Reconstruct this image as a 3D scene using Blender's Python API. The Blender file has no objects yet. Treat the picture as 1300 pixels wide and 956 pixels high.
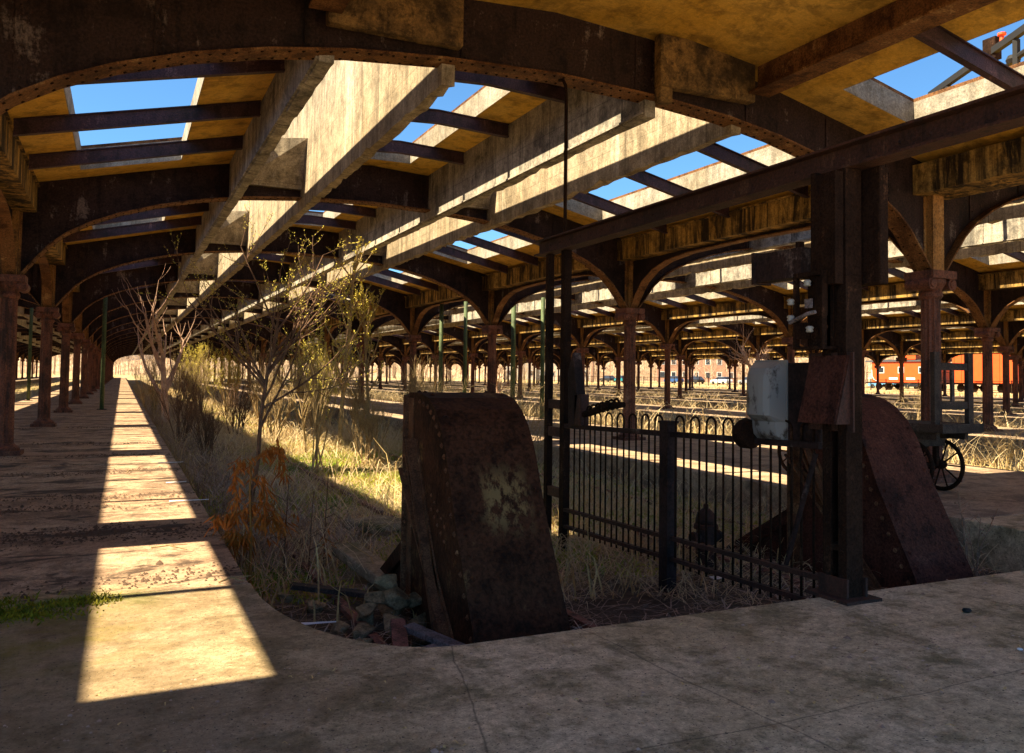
import bpy, math, random
import numpy as np
from mathutils import Vector, Matrix
random.seed(7); rng = np.random.default_rng(7)
PI = math.pi
sc = bpy.context.scene
COL = sc.collection
# ------------------------------------------------------------------ camera
CF, CYAW, CPITCH, CROLL, CH = 1063.27, 0.435082, 0.041575, 0.012972, 1.4
def cam_basis():
    f = Vector((math.sin(CYAW)*math.cos(CPITCH), math.cos(CYAW)*math.cos(CPITCH), math.sin(CPITCH)))
    r = Vector((math.cos(CYAW), -math.sin(CYAW), 0)); u = r.cross(f)
    c, s = math.cos(CROLL), math.sin(CROLL)
    return c*r+s*u, -s*r+c*u, f
CR, CU, CFW = cam_basis()
def make_camera():
    cd = bpy.data.cameras.new('camera'); co = bpy.data.objects.new('camera', cd); COL.objects.link(co)
    m = Matrix((CR, CU, -CFW)).transposed().to_4x4(); m.translation = Vector((0, 0, CH)); co.matrix_world = m
    cd.sensor_width = 36; cd.lens = 36*CF/1300; cd.shift_y = -45/1300
    cd.clip_end = 5000; cd.clip_start = 0.05
    sc.camera = co
make_camera()
def in_view(p):
    v = Vector(p)-Vector((0, 0, CH)); d = v.dot(CFW)
    if d < 0.5: return 0
    x = 650+CF*v.dot(CR)/d; y = 433-CF*v.dot(CU)/d
    m = 60+2500/d
    return 1/d if -m < x < 1300+m and -m < y < 956+m else 0
# ------------------------------------------------------------------ mesh builder
class MB:
    def __init__(s): s.v = []; s.f = []
    def add(s, vs, fs):
        n = len(s.v); s.v += [tuple(p) for p in vs]; s.f += [tuple(i+n for i in f) for f in fs]; return s
    def box(s, x0, x1, y0, y1, z0, z1):
        return s.hexa([(x0,y0,z0),(x1,y0,z0),(x1,y1,z0),(x0,y1,z0),(x0,y0,z1),(x1,y0,z1),(x1,y1,z1),(x0,y1,z1)])
    def hexa(s, p):
        return s.add(p, [(0,3,2,1),(4,5,6,7),(0,1,5,4),(1,2,6,5),(2,3,7,6),(3,0,4,7)])
    def bar(s, a, b, w, h, up=(0,0,1)):
        a = Vector(a); b = Vector(b); d = (b-a).normalized(); up = Vector(up)
        if abs(d.dot(up)) > .98: up = Vector((1,0,0))
        x = d.cross(up).normalized()*w/2; z = x.cross(d).normalized()*h/2
        return s.hexa([a-x-z, a+x-z, b+x-z, b-x-z, a-x+z, a+x+z, b+x+z, b-x+z])
    def prism(s, poly, axis, c0, c1):
        # polygon of 2-tuples in the plane perpendicular to axis, extruded from c0 to c1
        def P(a, b, c): return (c,a,b) if axis == 0 else ((a,c,b) if axis == 1 else (a,b,c))
        n = len(poly)
        vs = [P(a,b,c0) for a,b in poly]+[P(a,b,c1) for a,b in poly]
        fs = [tuple(range(n))[::-1], tuple(range(n,2*n))]+[(i,(i+1)%n,n+(i+1)%n,n+i) for i in range(n)]
        return s.add(vs, fs)
    def strip(s, path, axis, c0, c1, t):
        # plate following a 2D path (thickness t upward/normal), extruded along axis
        k = len(path); nrm = []
        for i in range(k):
            a = path[max(0,i-1)]; b = path[min(k-1,i+1)]
            dx, dy = b[0]-a[0], b[1]-a[1]; l = math.hypot(dx,dy); nrm.append((-dy/l*t, dx/l*t))
        for i in range(k-1):
            a, b = path[i], path[i+1]
            s.prism([a, b, (b[0]+nrm[i+1][0], b[1]+nrm[i+1][1]), (a[0]+nrm[i][0], a[1]+nrm[i][1])], axis, c0, c1)
        return s
    def tube(s, pts, rs, n=6, cap=True):
        pts = [Vector(p) for p in pts]
        if not isinstance(rs, (list, tuple)): rs = [rs]*len(pts)
        base = len(s.v); ref = Vector((.31,.17,.94))
        for i, p in enumerate(pts):
            d = (pts[min(i+1,len(pts)-1)]-pts[max(i-1,0)])
            d = d.normalized() if d.length > 1e-9 else Vector((0,0,1))
            rr = ref if abs(d.dot(ref)) < .95 else Vector((1,0,0))
            x = d.cross(rr).normalized(); y = d.cross(x)
            for j in range(n):
                a = 2*PI*j/n; s.v.append(tuple(p+(x*math.cos(a)+y*math.sin(a))*rs[i]))
        for i in range(len(pts)-1):
            for j in range(n):
                a = base+i*n+j; b = base+i*n+(j+1)%n
                s.f.append((a, a+n, b+n, b))
        if cap:
            s.f.append(tuple(base+j for j in range(n))); s.f.append(tuple(base+(len(pts)-1)*n+j for j in range(n))[::-1])
        return s
    def lathe(s, prof, c=(0,0,0), n=16, axis=2, flute=0):
        base = len(s.v)
        for r, h in prof:
            for j in range(n):
                a = 2*PI*j/n; q = r*(1-flute*(j % 2))
                if axis == 2: s.v.append((c[0]+q*math.cos(a), c[1]+q*math.sin(a), c[2]+h))
                elif axis == 0: s.v.append((c[0]+h, c[1]+q*math.cos(a), c[2]+q*math.sin(a)))
                else: s.v.append((c[0]-q*math.cos(a), c[1]+h, c[2]+q*math.sin(a)))
        for i in range(len(prof)-1):
            for j in range(n):
                a = base+i*n+j; b = base+i*n+(j+1)%n; s.f.append((a,b,b+n,a+n))
        s.f.append(tuple(base+j for j in range(n))[::-1]); s.f.append(tuple(base+(len(prof)-1)*n+j for j in range(n)))
        return s
    def ring(s, c, axis, R, r, n=28, m=6):
        pts = []
        for i in range(n+1):
            a = 2*PI*i/n
            pts.append((c[0], c[1]+R*math.cos(a), c[2]+R*math.sin(a)) if axis == 0 else (c[0]+R*math.cos(a), c[1], c[2]+R*math.sin(a)))
        return s.tube(pts, r, m, False)
    def rivet(s, p, r, axis=1, sg=1):
        q = [Vector((0,0,0)) for _ in range(5)]
        ax = Vector((0,0,0)); ax[axis] = sg
        o = [Vector((0,0,0)), Vector((0,0,0))]
        o[0][(axis+1)%3] = 1; o[1][(axis+2)%3] = 1
        p = Vector(p); vs = []
        for j in range(6):
            a = 2*PI*j/6; vs.append(p+(o[0]*math.cos(a)+o[1]*math.sin(a))*r)
        vs.append(p+ax*r*.75)
        return s.add(vs, [(j,(j+1)%6,6) for j in range(6)])
    def mesh(s, name, mat, smooth=False):
        me = bpy.data.meshes.new(name); me.from_pydata(s.v, [], s.f)
        mats = mat if isinstance(mat, (list,tuple)) else [mat]
        for m in mats: me.materials.append(m)
        if smooth: me.polygons.foreach_set('use_smooth', [True]*len(me.polygons))
        me.update(); return me
def link(name, me, parent=None, loc=(0,0,0), rz=0):
    o = bpy.data.objects.new(name, me); COL.objects.link(o); o.location = loc; o.rotation_euler = (0,0,rz)
    if parent: o.parent = parent
    return o
def obj(name, mb, mat, parent=None, loc=(0,0,0), rz=0, smooth=False, bevel=0):
    o = link(name, mb.mesh(name, mat, smooth), parent, loc, rz)
    if bevel:
        b = o.modifiers.new('edge', 'BEVEL'); b.width = bevel; b.segments = 2; b.limit_method = 'ANGLE'
    return o
def tag(o, label=None, cat=None, group=None, kind=None):
    if label: o['label'] = label
    if cat: o['category'] = cat
    if group: o['group'] = group
    if kind: o['kind'] = kind
    return o
def thing(name, label, cat, loc=(0,0,0), rz=0, group=None):
    o = bpy.data.objects.new(name, None); COL.objects.link(o); o.location = loc; o.rotation_euler = (0,0,rz)
    o.empty_display_size = .2
    return tag(o, label, cat, group)
def copy_tree(o, parent=None):
    c = o.copy(); COL.objects.link(c); c.parent = parent
    for ch in list(o.children): copy_tree(ch, c)
    return c
def fast_mesh(name, V, F, mat, mat_idx=None):
    me = bpy.data.meshes.new(name); V = np.asarray(V, np.float32); F = np.asarray(F, np.int32); k = F.shape[1]
    me.vertices.add(len(V)); me.vertices.foreach_set('co', V.ravel())
    me.loops.add(F.size); me.loops.foreach_set('vertex_index', F.ravel())
    me.polygons.add(len(F)); me.polygons.foreach_set('loop_start', np.arange(0, F.size, k, dtype=np.int32))
    me.polygons.foreach_set('loop_total', np.full(len(F), k, np.int32))
    mats = mat if isinstance(mat, (list,tuple)) else [mat]
    for m in mats: me.materials.append(m)
    if mat_idx is not None: me.polygons.foreach_set('material_index', np.asarray(mat_idx, np.int32))
    me.update(calc_edges=True); return me
# ------------------------------------------------------------------ materials
class NT:
    def __init__(s, name, rough=.85, metallic=0, spec=.3):
        s.m = bpy.data.materials.new(name); s.m.use_nodes = True; s.t = s.m.node_tree; s.n = s.t.nodes
        s.b = s.n['Principled BSDF']; s.b.inputs['Roughness'].default_value = rough
        s.b.inputs['Metallic'].default_value = metallic; s.b.inputs['Specular IOR Level'].default_value = spec
        g = s.n.new('ShaderNodeNewGeometry'); s.pos = g.outputs['Position']
    def L(s, a, b): s.t.links.new(a, b)
    def map(s, scale=(1,1,1), loc=(0,0,0)):
        m = s.n.new('ShaderNodeMapping'); s.L(s.pos, m.inputs[0]); m.inputs['Scale'].default_value = scale
        m.inputs['Location'].default_value = loc; return m.outputs[0]
    def noise(s, scale=1, detail=6, rough=.6, vec=None, dist=0):
        n = s.n.new('ShaderNodeTexNoise'); n.inputs['Scale'].default_value = scale; n.inputs['Detail'].default_value = detail
        n.inputs['Roughness'].default_value = rough; n.inputs['Distortion'].default_value = dist
        s.L(vec if vec is not None else s.pos, n.inputs['Vector']); return n.outputs['Fac']
    def ramp(s, fac, stops):
        r = s.n.new('ShaderNodeValToRGB'); e = r.color_ramp.elements
        while len(e) < len(stops): e.new(.5)
        for el, (p, c) in zip(e, stops):
            el.position = p; el.color = (c, c, c, 1) if isinstance(c, (int,float)) else (*c, 1)
        s.L(fac, r.inputs[0]); return r.outputs[0]
    def mix(s, fac, a, b, mode='MIX'):
        m = s.n.new('ShaderNodeMix'); m.data_type = 'RGBA'; m.blend_type = mode
        for sock, v in ((m.inputs['Factor'], fac), (m.inputs[6], a), (m.inputs[7], b)):
            if isinstance(v, (int,float)): sock.default_value = v if sock.type == 'VALUE' else (v,v,v,1)
            elif isinstance(v, tuple): sock.default_value = (*v, 1)
            else: s.L(v, sock)
        return m.outputs[2]
    def math(s, op, a, b=0):
        m = s.n.new('ShaderNodeMath'); m.operation = op
        for i, v in enumerate((a, b)):
            if isinstance(v, (int,float)): m.inputs[i].default_value = v
            else: s.L(v, m.inputs[i])
        return m.outputs[0]
    def axis(s, i):
        x = s.n.new('ShaderNodeSeparateXYZ'); s.L(s.pos, x.inputs[0]); return x.outputs[i]
    def bump(s, h, strength=.4, dist=.02):
        b = s.n.new('ShaderNodeBump'); b.inputs['Strength'].default_value = strength; b.inputs['Distance'].default_value = dist
        s.L(h, b.inputs['Height']); s.L(b.outputs[0], s.b.inputs['Normal'])
    def done(s, col):
        if isinstance(col, tuple): s.b.inputs['Base Color'].default_value = (*col, 1)
        else: s.L(col, s.b.inputs['Base Color'])
        return s.m
def rust(name, dark, mid, pale, scale=3, rough=.75, streak=.7, spec=.35, palefrom=.66):
    t = NT(name, rough, 0, spec)
    a = t.noise(scale, 9, .7); b = t.noise(1, 8, .7, t.map((scale*2.2, scale*2.2, scale*.35)), .4)
    f = t.mix(streak*.8, a, b)
    c = t.ramp(f, [(.40, dark), (.5, mid), (.56, mid), (.56+(palefrom-.5)*.6, pale)])
    pt = t.noise(scale*.5, 8, .72, t.map((1,1,1),(4,8,2)))
    c = t.mix(t.math('MULTIPLY', t.ramp(pt, [(.52,0),(.6,1)]), .75), c, dark)
    fine = t.noise(scale*16, 5, .7)
    c = t.mix(.7, c, t.ramp(fine, [(.36, .3), (.6, 1.25)]), 'MULTIPLY')
    if name == 'dark_red_rust_plate':
        m = t.math('MULTIPLY', t.ramp(t.math('ABSOLUTE', t.math('SUBTRACT', t.axis(2), .55)), [(.08,1),(.26,0)]), t.ramp(t.math('ABSOLUTE', t.math('SUBTRACT', t.axis(0), 2.42)), [(.12,1),(.22,0)]))
        m = t.math('MULTIPLY', m, t.ramp(t.noise(1,8,.75,t.map((11,11,5))), [(.46,0),(.54,.8)]))
        c = t.mix(m, c, (.2,.135,.055))
    t.bump(t.mix(.5, a, fine), .7, .015)
    return t.done(c)
M = {}
M['steel'] = rust('rusted_steel', (.011,.006,.006), (.034,.018,.016), (.15,.112,.10), 2.2, .75, .6, .2, .59)
M['steel_red'] = rust('red_brown_rusted_steel', (.018,.007,.005), (.055,.02,.013), (.12,.06,.035), 3)
M['purlin'] = rust('purple_rust_purlin', (.018,.008,.011), (.062,.027,.037), (.16,.08,.085), 3, .6, .6, .4, .6)
M['flange'] = rust('orange_rust_flange', (.06,.022,.008), (.19,.085,.03), (.32,.18,.075), 3, .75, .5, .2, .58)
M['column'] = rust('red_column_paint', (.04,.014,.009), (.165,.056,.032), (.28,.145,.09), 2.5, .7, .8)
M['upper_post'] = rust('orange_column_paint', (.09,.038,.012), (.36,.17,.045), (.52,.32,.14), 2.5, .75, .8)
M['bumper'] = rust('dark_red_rust_plate', (.016,.006,.003), (.05,.019,.009), (.15,.09,.035), 2.0, .8, .5, .12, .62)
M['bumper_side'] = rust('brown_rust_side_plate', (.06,.026,.013), (.14,.062,.03), (.24,.13,.065), 6, .75, .2, .2, .58)
M['bumper_red'] = rust('maroon_rust_plate', (.022,.008,.006), (.075,.026,.017), (.13,.06,.04), 3.0, .8, .4, .12)
M['iron'] = rust('black_iron', (.012,.006,.004), (.026,.013,.008), (.085,.042,.024), 4, .85, .6, .08, .6)
M['rail_rust'] = rust('rail_rust', (.035,.013,.01), (.24,.10,.075), (.36,.2,.15), 5)
def concrete(name, base, pale, dark, stain=.5, streak=0, joints=None, rough=.9, moss=False, sc_=1.0, grit=.55):
    t = NT(name, rough, 0, .25)
    big = t.noise(.55*sc_, 7, .62); med = t.noise(2.4*sc_, 10, .72); fine = t.noise(34, 5, .75); mid = t.noise(9*sc_, 8, .75)
    c = t.mix(t.ramp(big, [(.40,0),(.60,1)]), base, pale)
    c = t.mix(t.math('MULTIPLY', t.ramp(med, [(.49,0),(.62,1)]), stain), c, dark)
    c = t.mix(t.math('MULTIPLY', t.ramp(t.noise(1.1*sc_, 9, .7, t.map((1,1,1),(7,3,5)), .6), [(.53,0),(.60,1)]), stain*.8), c, dark)
    if streak:
        s1 = t.noise(1, 9, .75, t.map((2.9,2.9,.3)), .8)
        c = t.mix(t.math('MULTIPLY', t.ramp(s1, [(.43,0),(.56,1)] if name.startswith('soot') else [(.45,0),(.64,1)]), streak), c, dark)
        s3 = t.noise(1, 6, .7, t.map((7,7,.35), (1,4,2)), .2)
        c = t.mix(t.math('MULTIPLY', t.ramp(s3, [(.54,0),(.62,1)]), streak*.7), c, dark)
        s2 = t.noise(1, 6, .65, t.map((4,4,.3), (3,7,1)))
        c = t.mix(t.math('MULTIPLY', t.ramp(s2, [(.57,0),(.64,1)]), .4), c, pale)
    if name.endswith('duct_concrete') or name.startswith('grey_streaked'):
        # formwork joints
        yy = t.math('ABSOLUTE', t.math('SUBTRACT', t.math('FRACT', t.math('MULTIPLY', t.axis(1), 1/1.944)), t.math('ADD', .5, t.math('MULTIPLY', t.noise(3,3,.6), .006))))
        c = t.mix(t.math('MULTIPLY', t.ramp(yy, [(.003,1),(.008,0)]), .8), c, dark)
        for zz in (4.93, 5.45):
            c = t.mix(t.math('MULTIPLY', t.ramp(t.math('ABSOLUTE', t.math('SUBTRACT', t.axis(2), t.math('ADD', zz-.01, t.math('MULTIPLY', t.noise(2,4,.6), .03)))), [(.003,1),(.009,0)]), .45), c, dark)
        w2 = t.noise(1, 8, .75, t.map((1.6,1.6,.22), (3,1,0)), .5)
        c = t.mix(t.math('MULTIPLY', t.ramp(w2, [(.56,0),(.66,1)]), .6), c, (.62,.56,.46))
    c = t.mix(grit, c, t.ramp(mid, [(.38,.45),(.6,1.15)]), 'MULTIPLY')
    c = t.mix(grit*.9, c, t.ramp(t.noise(110, 4, .7), [(.36,.45),(.58,1.15)]), 'MULTIPLY')
    c = t.mix(grit, c, t.ramp(fine, [(.34,.35),(.58,1.15)]), 'MULTIPLY')
    if moss:
        y = t.axis(1); x = t.axis(0)
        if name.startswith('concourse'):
            left_shade = t.ramp(t.math('ADD', t.math('MULTIPLY', x, .25), t.math('MULTIPLY', t.noise(1.3,7,.65), .9)), [(.52,1),(.86,0)])  # shade painted into the left floor colour, also dimming the sun patch there
            c = t.mix(t.math('MULTIPLY', left_shade, .95), c, t.mix(.68, c, (.12,.075,.04)))
        near = t.ramp(t.math('ABSOLUTE', t.math('SUBTRACT', y, 5.75)), [(0,1),(.42,0)])
        wide = t.ramp(t.math('ABSOLUTE', t.math('SUBTRACT', y, 5.0)), [(0,1),(1.0,0)])
        left = t.ramp(t.math('ADD', t.math('MULTIPLY', x, .5), .5), [(.0,1),(.42,.8),(.7,0)])
        g = t.math('MULTIPLY', t.math('MULTIPLY', near, left), t.ramp(t.noise(3.5,6,.65), [(.34,0),(.5,1)]))
        c = t.mix(g, c, (.085,.13,.006))
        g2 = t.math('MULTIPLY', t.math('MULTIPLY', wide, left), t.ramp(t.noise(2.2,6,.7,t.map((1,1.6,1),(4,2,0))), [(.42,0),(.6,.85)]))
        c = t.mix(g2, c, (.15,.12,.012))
        # dirt lines that lie along the slab joints
        dk = .9 if name.startswith('platform') else .0
        dl = t.noise(1, 9, .75, t.map((.7,1.9,1)), .9)
        c = t.mix(t.ramp(dl, [(.525,0),(.59,dk)]), c, (.045,.028,.019))
        spk = t.noise(60, 2, .5)
        c = t.mix(t.ramp(spk, [(.30,1),(.36,0)]), c, (.04,.03,.025))
    if name.startswith('concourse'):
        w = t.math('MULTIPLY', t.noise(1.4,3,.6), .12)
        for ax, off, sl in ((0, 2.42, .09), (0, 5.1, .1), (1, 2.75, 0), (0, 1.62, -.25)):
            q = t.math('ADD', t.math('SUBTRACT', t.axis(ax), off), t.math('ADD', w, t.math('MULTIPLY', t.math('SUBTRACT', t.axis(1), 4), sl)))
            c = t.mix(t.ramp(t.math('ABSOLUTE', q), [(.002,.6),(.006,0)]), c, (.03,.025,.02))
    h = t.mix(.5, med, fine)
    t.bump(t.mix(.4, h, mid), .8, .02)
    return t.done(c)
M['soffit'] = concrete('ochre_stained_soffit', (.72,.40,.055), (.78,.47,.10), (.10,.055,.018), .5, 0, sc_=1.3, grit=.25)
M['duct'] = concrete('tan_duct_concrete', (.37,.285,.18), (.49,.40,.28), (.10,.075,.048), .45, .6)
M['duct_grey'] = concrete('grey_streaked_concrete', (.38,.335,.28), (.52,.46,.37), (.05,.044,.04), .6, .5)
M['gutter'] = concrete('soot_streaked_gutter', (.5,.28,.06), (.58,.36,.11), (.03,.018,.008), .7, 1.0)
M['block'] = concrete('mottled_end_block', (.08,.05,.025), (.34,.2,.07), (.02,.012,.008), .7, .3, sc_=3)
M['curb'] = concrete('pale_curb_concrete', (.34,.285,.205), (.46,.42,.36), (.15,.12,.085), .35, .5)
M['platform'] = concrete('platform_concrete', (.40,.255,.16), (.48,.335,.22), (.13,.078,.05), .7, 0, moss=True)
M['platform_far'] = concrete('platform_far_concrete', (.38,.26,.165), (.46,.34,.23), (.13,.085,.06), .7, 0)
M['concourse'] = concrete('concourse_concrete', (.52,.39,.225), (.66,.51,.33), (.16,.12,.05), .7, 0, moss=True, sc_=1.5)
M['stone'] = concrete('rubble_stone', (.27,.19,.10), (.40,.30,.18), (.09,.06,.03), .8, 0, sc_=3)
M['slabplank'] = concrete('mossy_plank_concrete', (.3,.24,.15), (.38,.3,.2), (.1,.1,.03), .8)
M['timber'] = rust('old_timber', (.02,.014,.011), (.06,.042,.034), (.2,.15,.13), 4, .8, .4)
M['timber_pale'] = rust('grey_timber', (.1,.08,.075), (.22,.18,.18), (.4,.36,.36), 4, .8, .4)
M['green_paint'] = rust('faded_green_paint', (.02,.03,.015), (.075,.11,.045), (.2,.22,.10), 2.5, .7, .8)
def plain(name, col, rough=.7, var=.35, scale=6, spec=.3, metallic=0):
    t = NT(name, rough, metallic, spec)
    c = t.mix(var, col, t.ramp(t.noise(scale, 5, .65), [(.3, .35),(.7, 1.2)]), 'MULTIPLY')
    return t.done(c)
M['enamel'] = (lambda t: t.done(t.mix(t.ramp(t.noise(4.5, 9, .7, t.map((1,1,.6))), [(.55,0),(.62,1)]), (.23,.225,.22), (.03,.02,.015))))(NT('chipped_white_enamel', .45))
M['porcelain'] = plain('white_porcelain', (.34,.33,.30), .3, .1)
M['white'] = plain('white_paint', (.75,.74,.72), .5, .2)
M['red'] = plain('orange_red_paint', (.75,.095,.02), .5, .2, 2)
M['red_pale'] = plain('faded_red_paint', (.55,.11,.07), .6, .25, 2)
M['roof_dark'] = plain('dark_roof', (.05,.045,.045), .8)
M['glass'] = plain('dark_glass', (.03,.035,.045), .12, .1, 6, .6)
M['bark'] = rust('pale_bark', (.18,.10,.065), (.34,.21,.14), (.46,.32,.22), 12, .85, .5, .2)
M['pale_bark'] = rust('pink_pale_bark', (.3,.17,.12), (.5,.32,.23), (.6,.45,.34), 12, .85, .5, .2)
M['bark_dark'] = rust('brown_bark', (.08,.042,.026), (.18,.10,.06), (.28,.17,.11), 12, .85, .5, .2)
M['bark_straw'] = rust('straw_bark', (.2,.14,.07), (.36,.25,.12), (.5,.38,.2), 12, .85, .5, .2)
M['bud'] = plain('yellow_green_buds', (.55,.45,.06), .7, .4, 20)
M['orange_leaf'] = plain('dead_orange_leaves', (.38,.11,.01), .75, .6, 20)
M['orange_stem'] = plain('orange_stems', (.26,.13,.03), .75, .4, 20)
M['rubber'] = plain('black_rubber', (.015,.015,.016), .8)
M['brick'] = plain('red_brick', (.36,.2,.14), .9, .5, 1.2)
M['cream'] = plain('cream_wall', (.55,.5,.42), .85, .3, .4)
M['crumb'] = plain('brown_dirt_crumbs', (.10,.06,.038), .95, .5, 30)
M['paper'] = plain('white_litter', (.7,.7,.72), .7, .1)
def leafmat(name, a, b, scale=.8, tr=.25):
    t = NT(name, .8, 0, .15)
    c = t.mix(t.ramp(t.noise(scale, 5, .6), [(.38,0),(.62,1)]), a, b)
    c = t.mix(.5, c, t.ramp(t.noise(45, 2, .5), [(.3,.5),(.7,1.2)]), 'MULTIPLY')
    d = t.n.new('ShaderNodeBsdfTranslucent'); t.L(c, d.inputs[0])
    m = t.n.new('ShaderNodeMixShader'); m.inputs[0].default_value = tr
    t.done(c); t.L(t.b.outputs[0], m.inputs[1]); t.L(d.outputs[0], m.inputs[2])
    t.L(m.outputs[0], t.n['Material Output'].inputs[0]); return t.m
M['straw'] = leafmat('dry_straw', (.66,.50,.22), (.42,.28,.13), 1.6)
M['straw_pale'] = leafmat('bleached_straw', (.72,.57,.34), (.56,.42,.24))
M['wood_far'] = leafmat('far_bare_twigs', (.30,.19,.12), (.58,.44,.30), .06)
M['moss'] = leafmat('moss_green', (.10,.105,.006), (.24,.20,.012), 9, .1)
M['weed'] = leafmat('green_weeds', (.15,.26,.025), (.42,.42,.05))
M['twig'] = leafmat('dark_twigs', (.2,.12,.075), (.46,.36,.29), 3.5, 0)
def ground_mat():
    t = NT('dirt_and_dead_grass', .95, 0, .1)
    c = t.mix(t.ramp(t.noise(.9,7,.65), [(.36,0),(.62,1)]), (.24,.165,.10), (.56,.41,.22))
    c = t.mix(t.ramp(t.noise(.45,6,.6,t.map((1,1,1),(9,3,0))), [(.5,0),(.64,.8)]), c, (.16,.17,.035))
    # bare dark soil beside the concourse
    c = t.mix(t.ramp(t.math('ADD', t.axis(1), t.math('MULTIPLY', t.noise(1.2,5,.6), 3.0)), [(0,0),(1,1)]) if False else 0.0, c, (.05,.04,.035))
    y = t.math('ADD', t.math('MULTIPLY', t.axis(1), .1), t.math('MULTIPLY', t.noise(1.1,6,.65), .45))
    c = t.mix(t.ramp(y, [(.86,1),(1.1,0)]), c, (.105,.078,.06))
    c = t.mix(.6, c, t.ramp(t.noise(22,5,.7), [(.3,.35),(.7,1.25)]), 'MULTIPLY')
    t.bump(t.noise(14,6,.7), .8, .05)
    return t.done(c)
M['ground'] = ground_mat()
def hill_mat():
    t = NT('wooded_hill', 1, 0, 0)
    c = t.mix(t.ramp(t.noise(.12,8,.7), [(.35,0),(.65,1)]), (.24,.15,.09), (.50,.37,.25))
    c = t.mix(.6, c, t.ramp(t.noise(1,5,.7,t.map((.8,.8,.15))), [(.35,.4),(.65,1.3)]), 'MULTIPLY')
    return t.done(c)
M['hill'] = hill_mat()
# ------------------------------------------------------------------ sky and sun
EL = math.atan(1.347)
def light():
    w = bpy.data.worlds.new('World'); sc.world = w; w.use_nodes = True
    nt = w.node_tree; bg = nt.nodes['Background']; sky = nt.nodes.new('ShaderNodeTexSky')
    sky.sky_type = 'NISHITA'; sky.sun_disc = False; sky.sun_elevation = EL; sky.sun_rotation = math.radians(-90)
    sky.air_density = 1.0; sky.dust_density = .3; sky.ozone_density = 3.0; sky.altitude = 200
    mx = nt.nodes.new('ShaderNodeMix'); mx.data_type = 'RGBA'; mx.blend_type = 'MULTIPLY'; mx.inputs['Factor'].default_value = 1
    mx.inputs[7].default_value = (.26,.40,.47,1); nt.links.new(sky.outputs[0], mx.inputs[6]); nt.links.new(mx.outputs[2], bg.inputs[0]); bg.inputs[1].default_value = .05
    sd = bpy.data.lights.new('sun', 'SUN'); sd.energy = 2.1; sd.angle = math.radians(.53); sd.color = (1,.84,.56)
    so = bpy.data.objects.new('sun', sd); COL.objects.link(so)
    to = Vector((-math.cos(EL), .03, math.sin(EL)))
    so.rotation_euler = to.to_track_quat('Z', 'Y').to_euler(); so.location = (-30, 0, 40)
light()
sc.view_settings.view_transform = 'Standard'; sc.view_settings.look = 'None'
sc.view_settings.gamma = 1; sc.view_settings.use_curve_mapping = False; sc.view_settings.exposure = 3.25
# ------------------------------------------------------------------ dimensions of the shed
XL, SP, Y0, LB = -1.726, 12.11, 16.03, 7.776
HS = SP/2
K0, K1 = -1, 22                    # girder lines
R0, R1 = -3, 6                     # column rows
def rx(i): return XL+SP*i
def ky(k): return Y0+LB*k
PE = 2.55                          # half width of a platform
BED = -.45
# ------------------------------------------------------------------ ground, platforms, concourse
def ground():
    xs = sorted(set(list(np.linspace(-45, 78, 60))+[-3000,-1500,-700,-300,-150,-80,-55,82,90,100,130,180,260,400,800,1600,3000]))
    ys = sorted(set(list(np.linspace(3, 192, 70))+[-2000,-800,-300,-100,-30,-5,198,205,215,240,300,400,600,1000,2000,4000]))
    V = []; 
    for y in ys:
        for x in xs:
            d = max(x-72, -42-x, y-188, -12-y, 0); k = min(1, d/9)
            n = .03*math.sin(x*1.7+y*.9)+.03*math.sin(y*1.3-x*.6)
            V.append((x, y, BED+n*(1-k)+.75*k))
    nx = len(xs); F = [(j*nx+i, j*nx+i+1, (j+1)*nx+i+1, (j+1)*nx+i) for j in range(len(ys)-1) for i in range(nx-1)]
    tag(link('ground', fast_mesh('ground', V, F, M['ground'])), 'dirt and dead grass ground of the track beds and beyond', None, None, 'structure')
ground()
YE, YP = 4.12, 5.86
def fillet(cx, sgn):
    # from the straight front edge round to the platform edge
    pts = []
    for i in range(9):
        a = PI/2*i/8
        pts.append((cx+sgn*(.75*(1-math.sin(a)) if False else .78*(1-math.cos(PI/2-a))), YE+1.55*(1-math.sin(PI/2-a)) if False else YE+1.55*(1-math.cos(a))))
    return pts
def concourse():
    mb = MB(); poly = []
    poly += [(-40, YP)]
    for i in range(-3, 7):
        a = rx(i)-PE; b = rx(i)+PE
        if i > -3:
            # curve from the pit front (left of this platform) to the platform edge at a
            for j in range(10):
                t = PI/2*j/9; poly.append((a-.8*(1-math.sin(t)), YE+1.55*(1-math.cos(t))))
        poly.append((a if i > -3 else a, YP)); poly.append((b, YP))
        if i < 6:
            for j in range(9, -1, -1):
                t = PI/2*j/9; poly.append((b+.8*(1-math.sin(t)), YE+1.55*(1-math.cos(t))))
    poly += [(82, YP), (82, -12), (-40, -12)]
    out = []
    for p in poly:
        if not out or math.hypot(p[0]-out[-1][0], p[1]-out[-1][1]) > 1e-4: out.append(p)
    mb.prism(out[::-1], 2, -.8, 0)
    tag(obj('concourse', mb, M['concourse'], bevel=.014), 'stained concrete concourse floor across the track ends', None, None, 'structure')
concourse()
def platforms():
    for i in range(R0, R1+1):
        mb = MB(); y = YP+.014
        L = [2.9, 2.6, 2.7, 2.5, 2.8] 
        n = 0
        while y < ky(K1)+4:
            l = L[n % 5] if y < 60 else 12
            jz = random.uniform(-.008, .004)
            mb.box(rx(i)-PE+random.uniform(0,.015), rx(i)+PE-random.uniform(0,.015), y, y+l-.014, -.8, jz)
            y += l; n += 1
        o = obj('platform', mb, M['platform'] if i == 0 else M['platform_far'], bevel=.012 if i in (0,1) else 0)
        tag(o, 'worn concrete platform between the tracks under a row of columns', None, 'platforms of the train shed', 'structure')
platforms()
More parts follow.
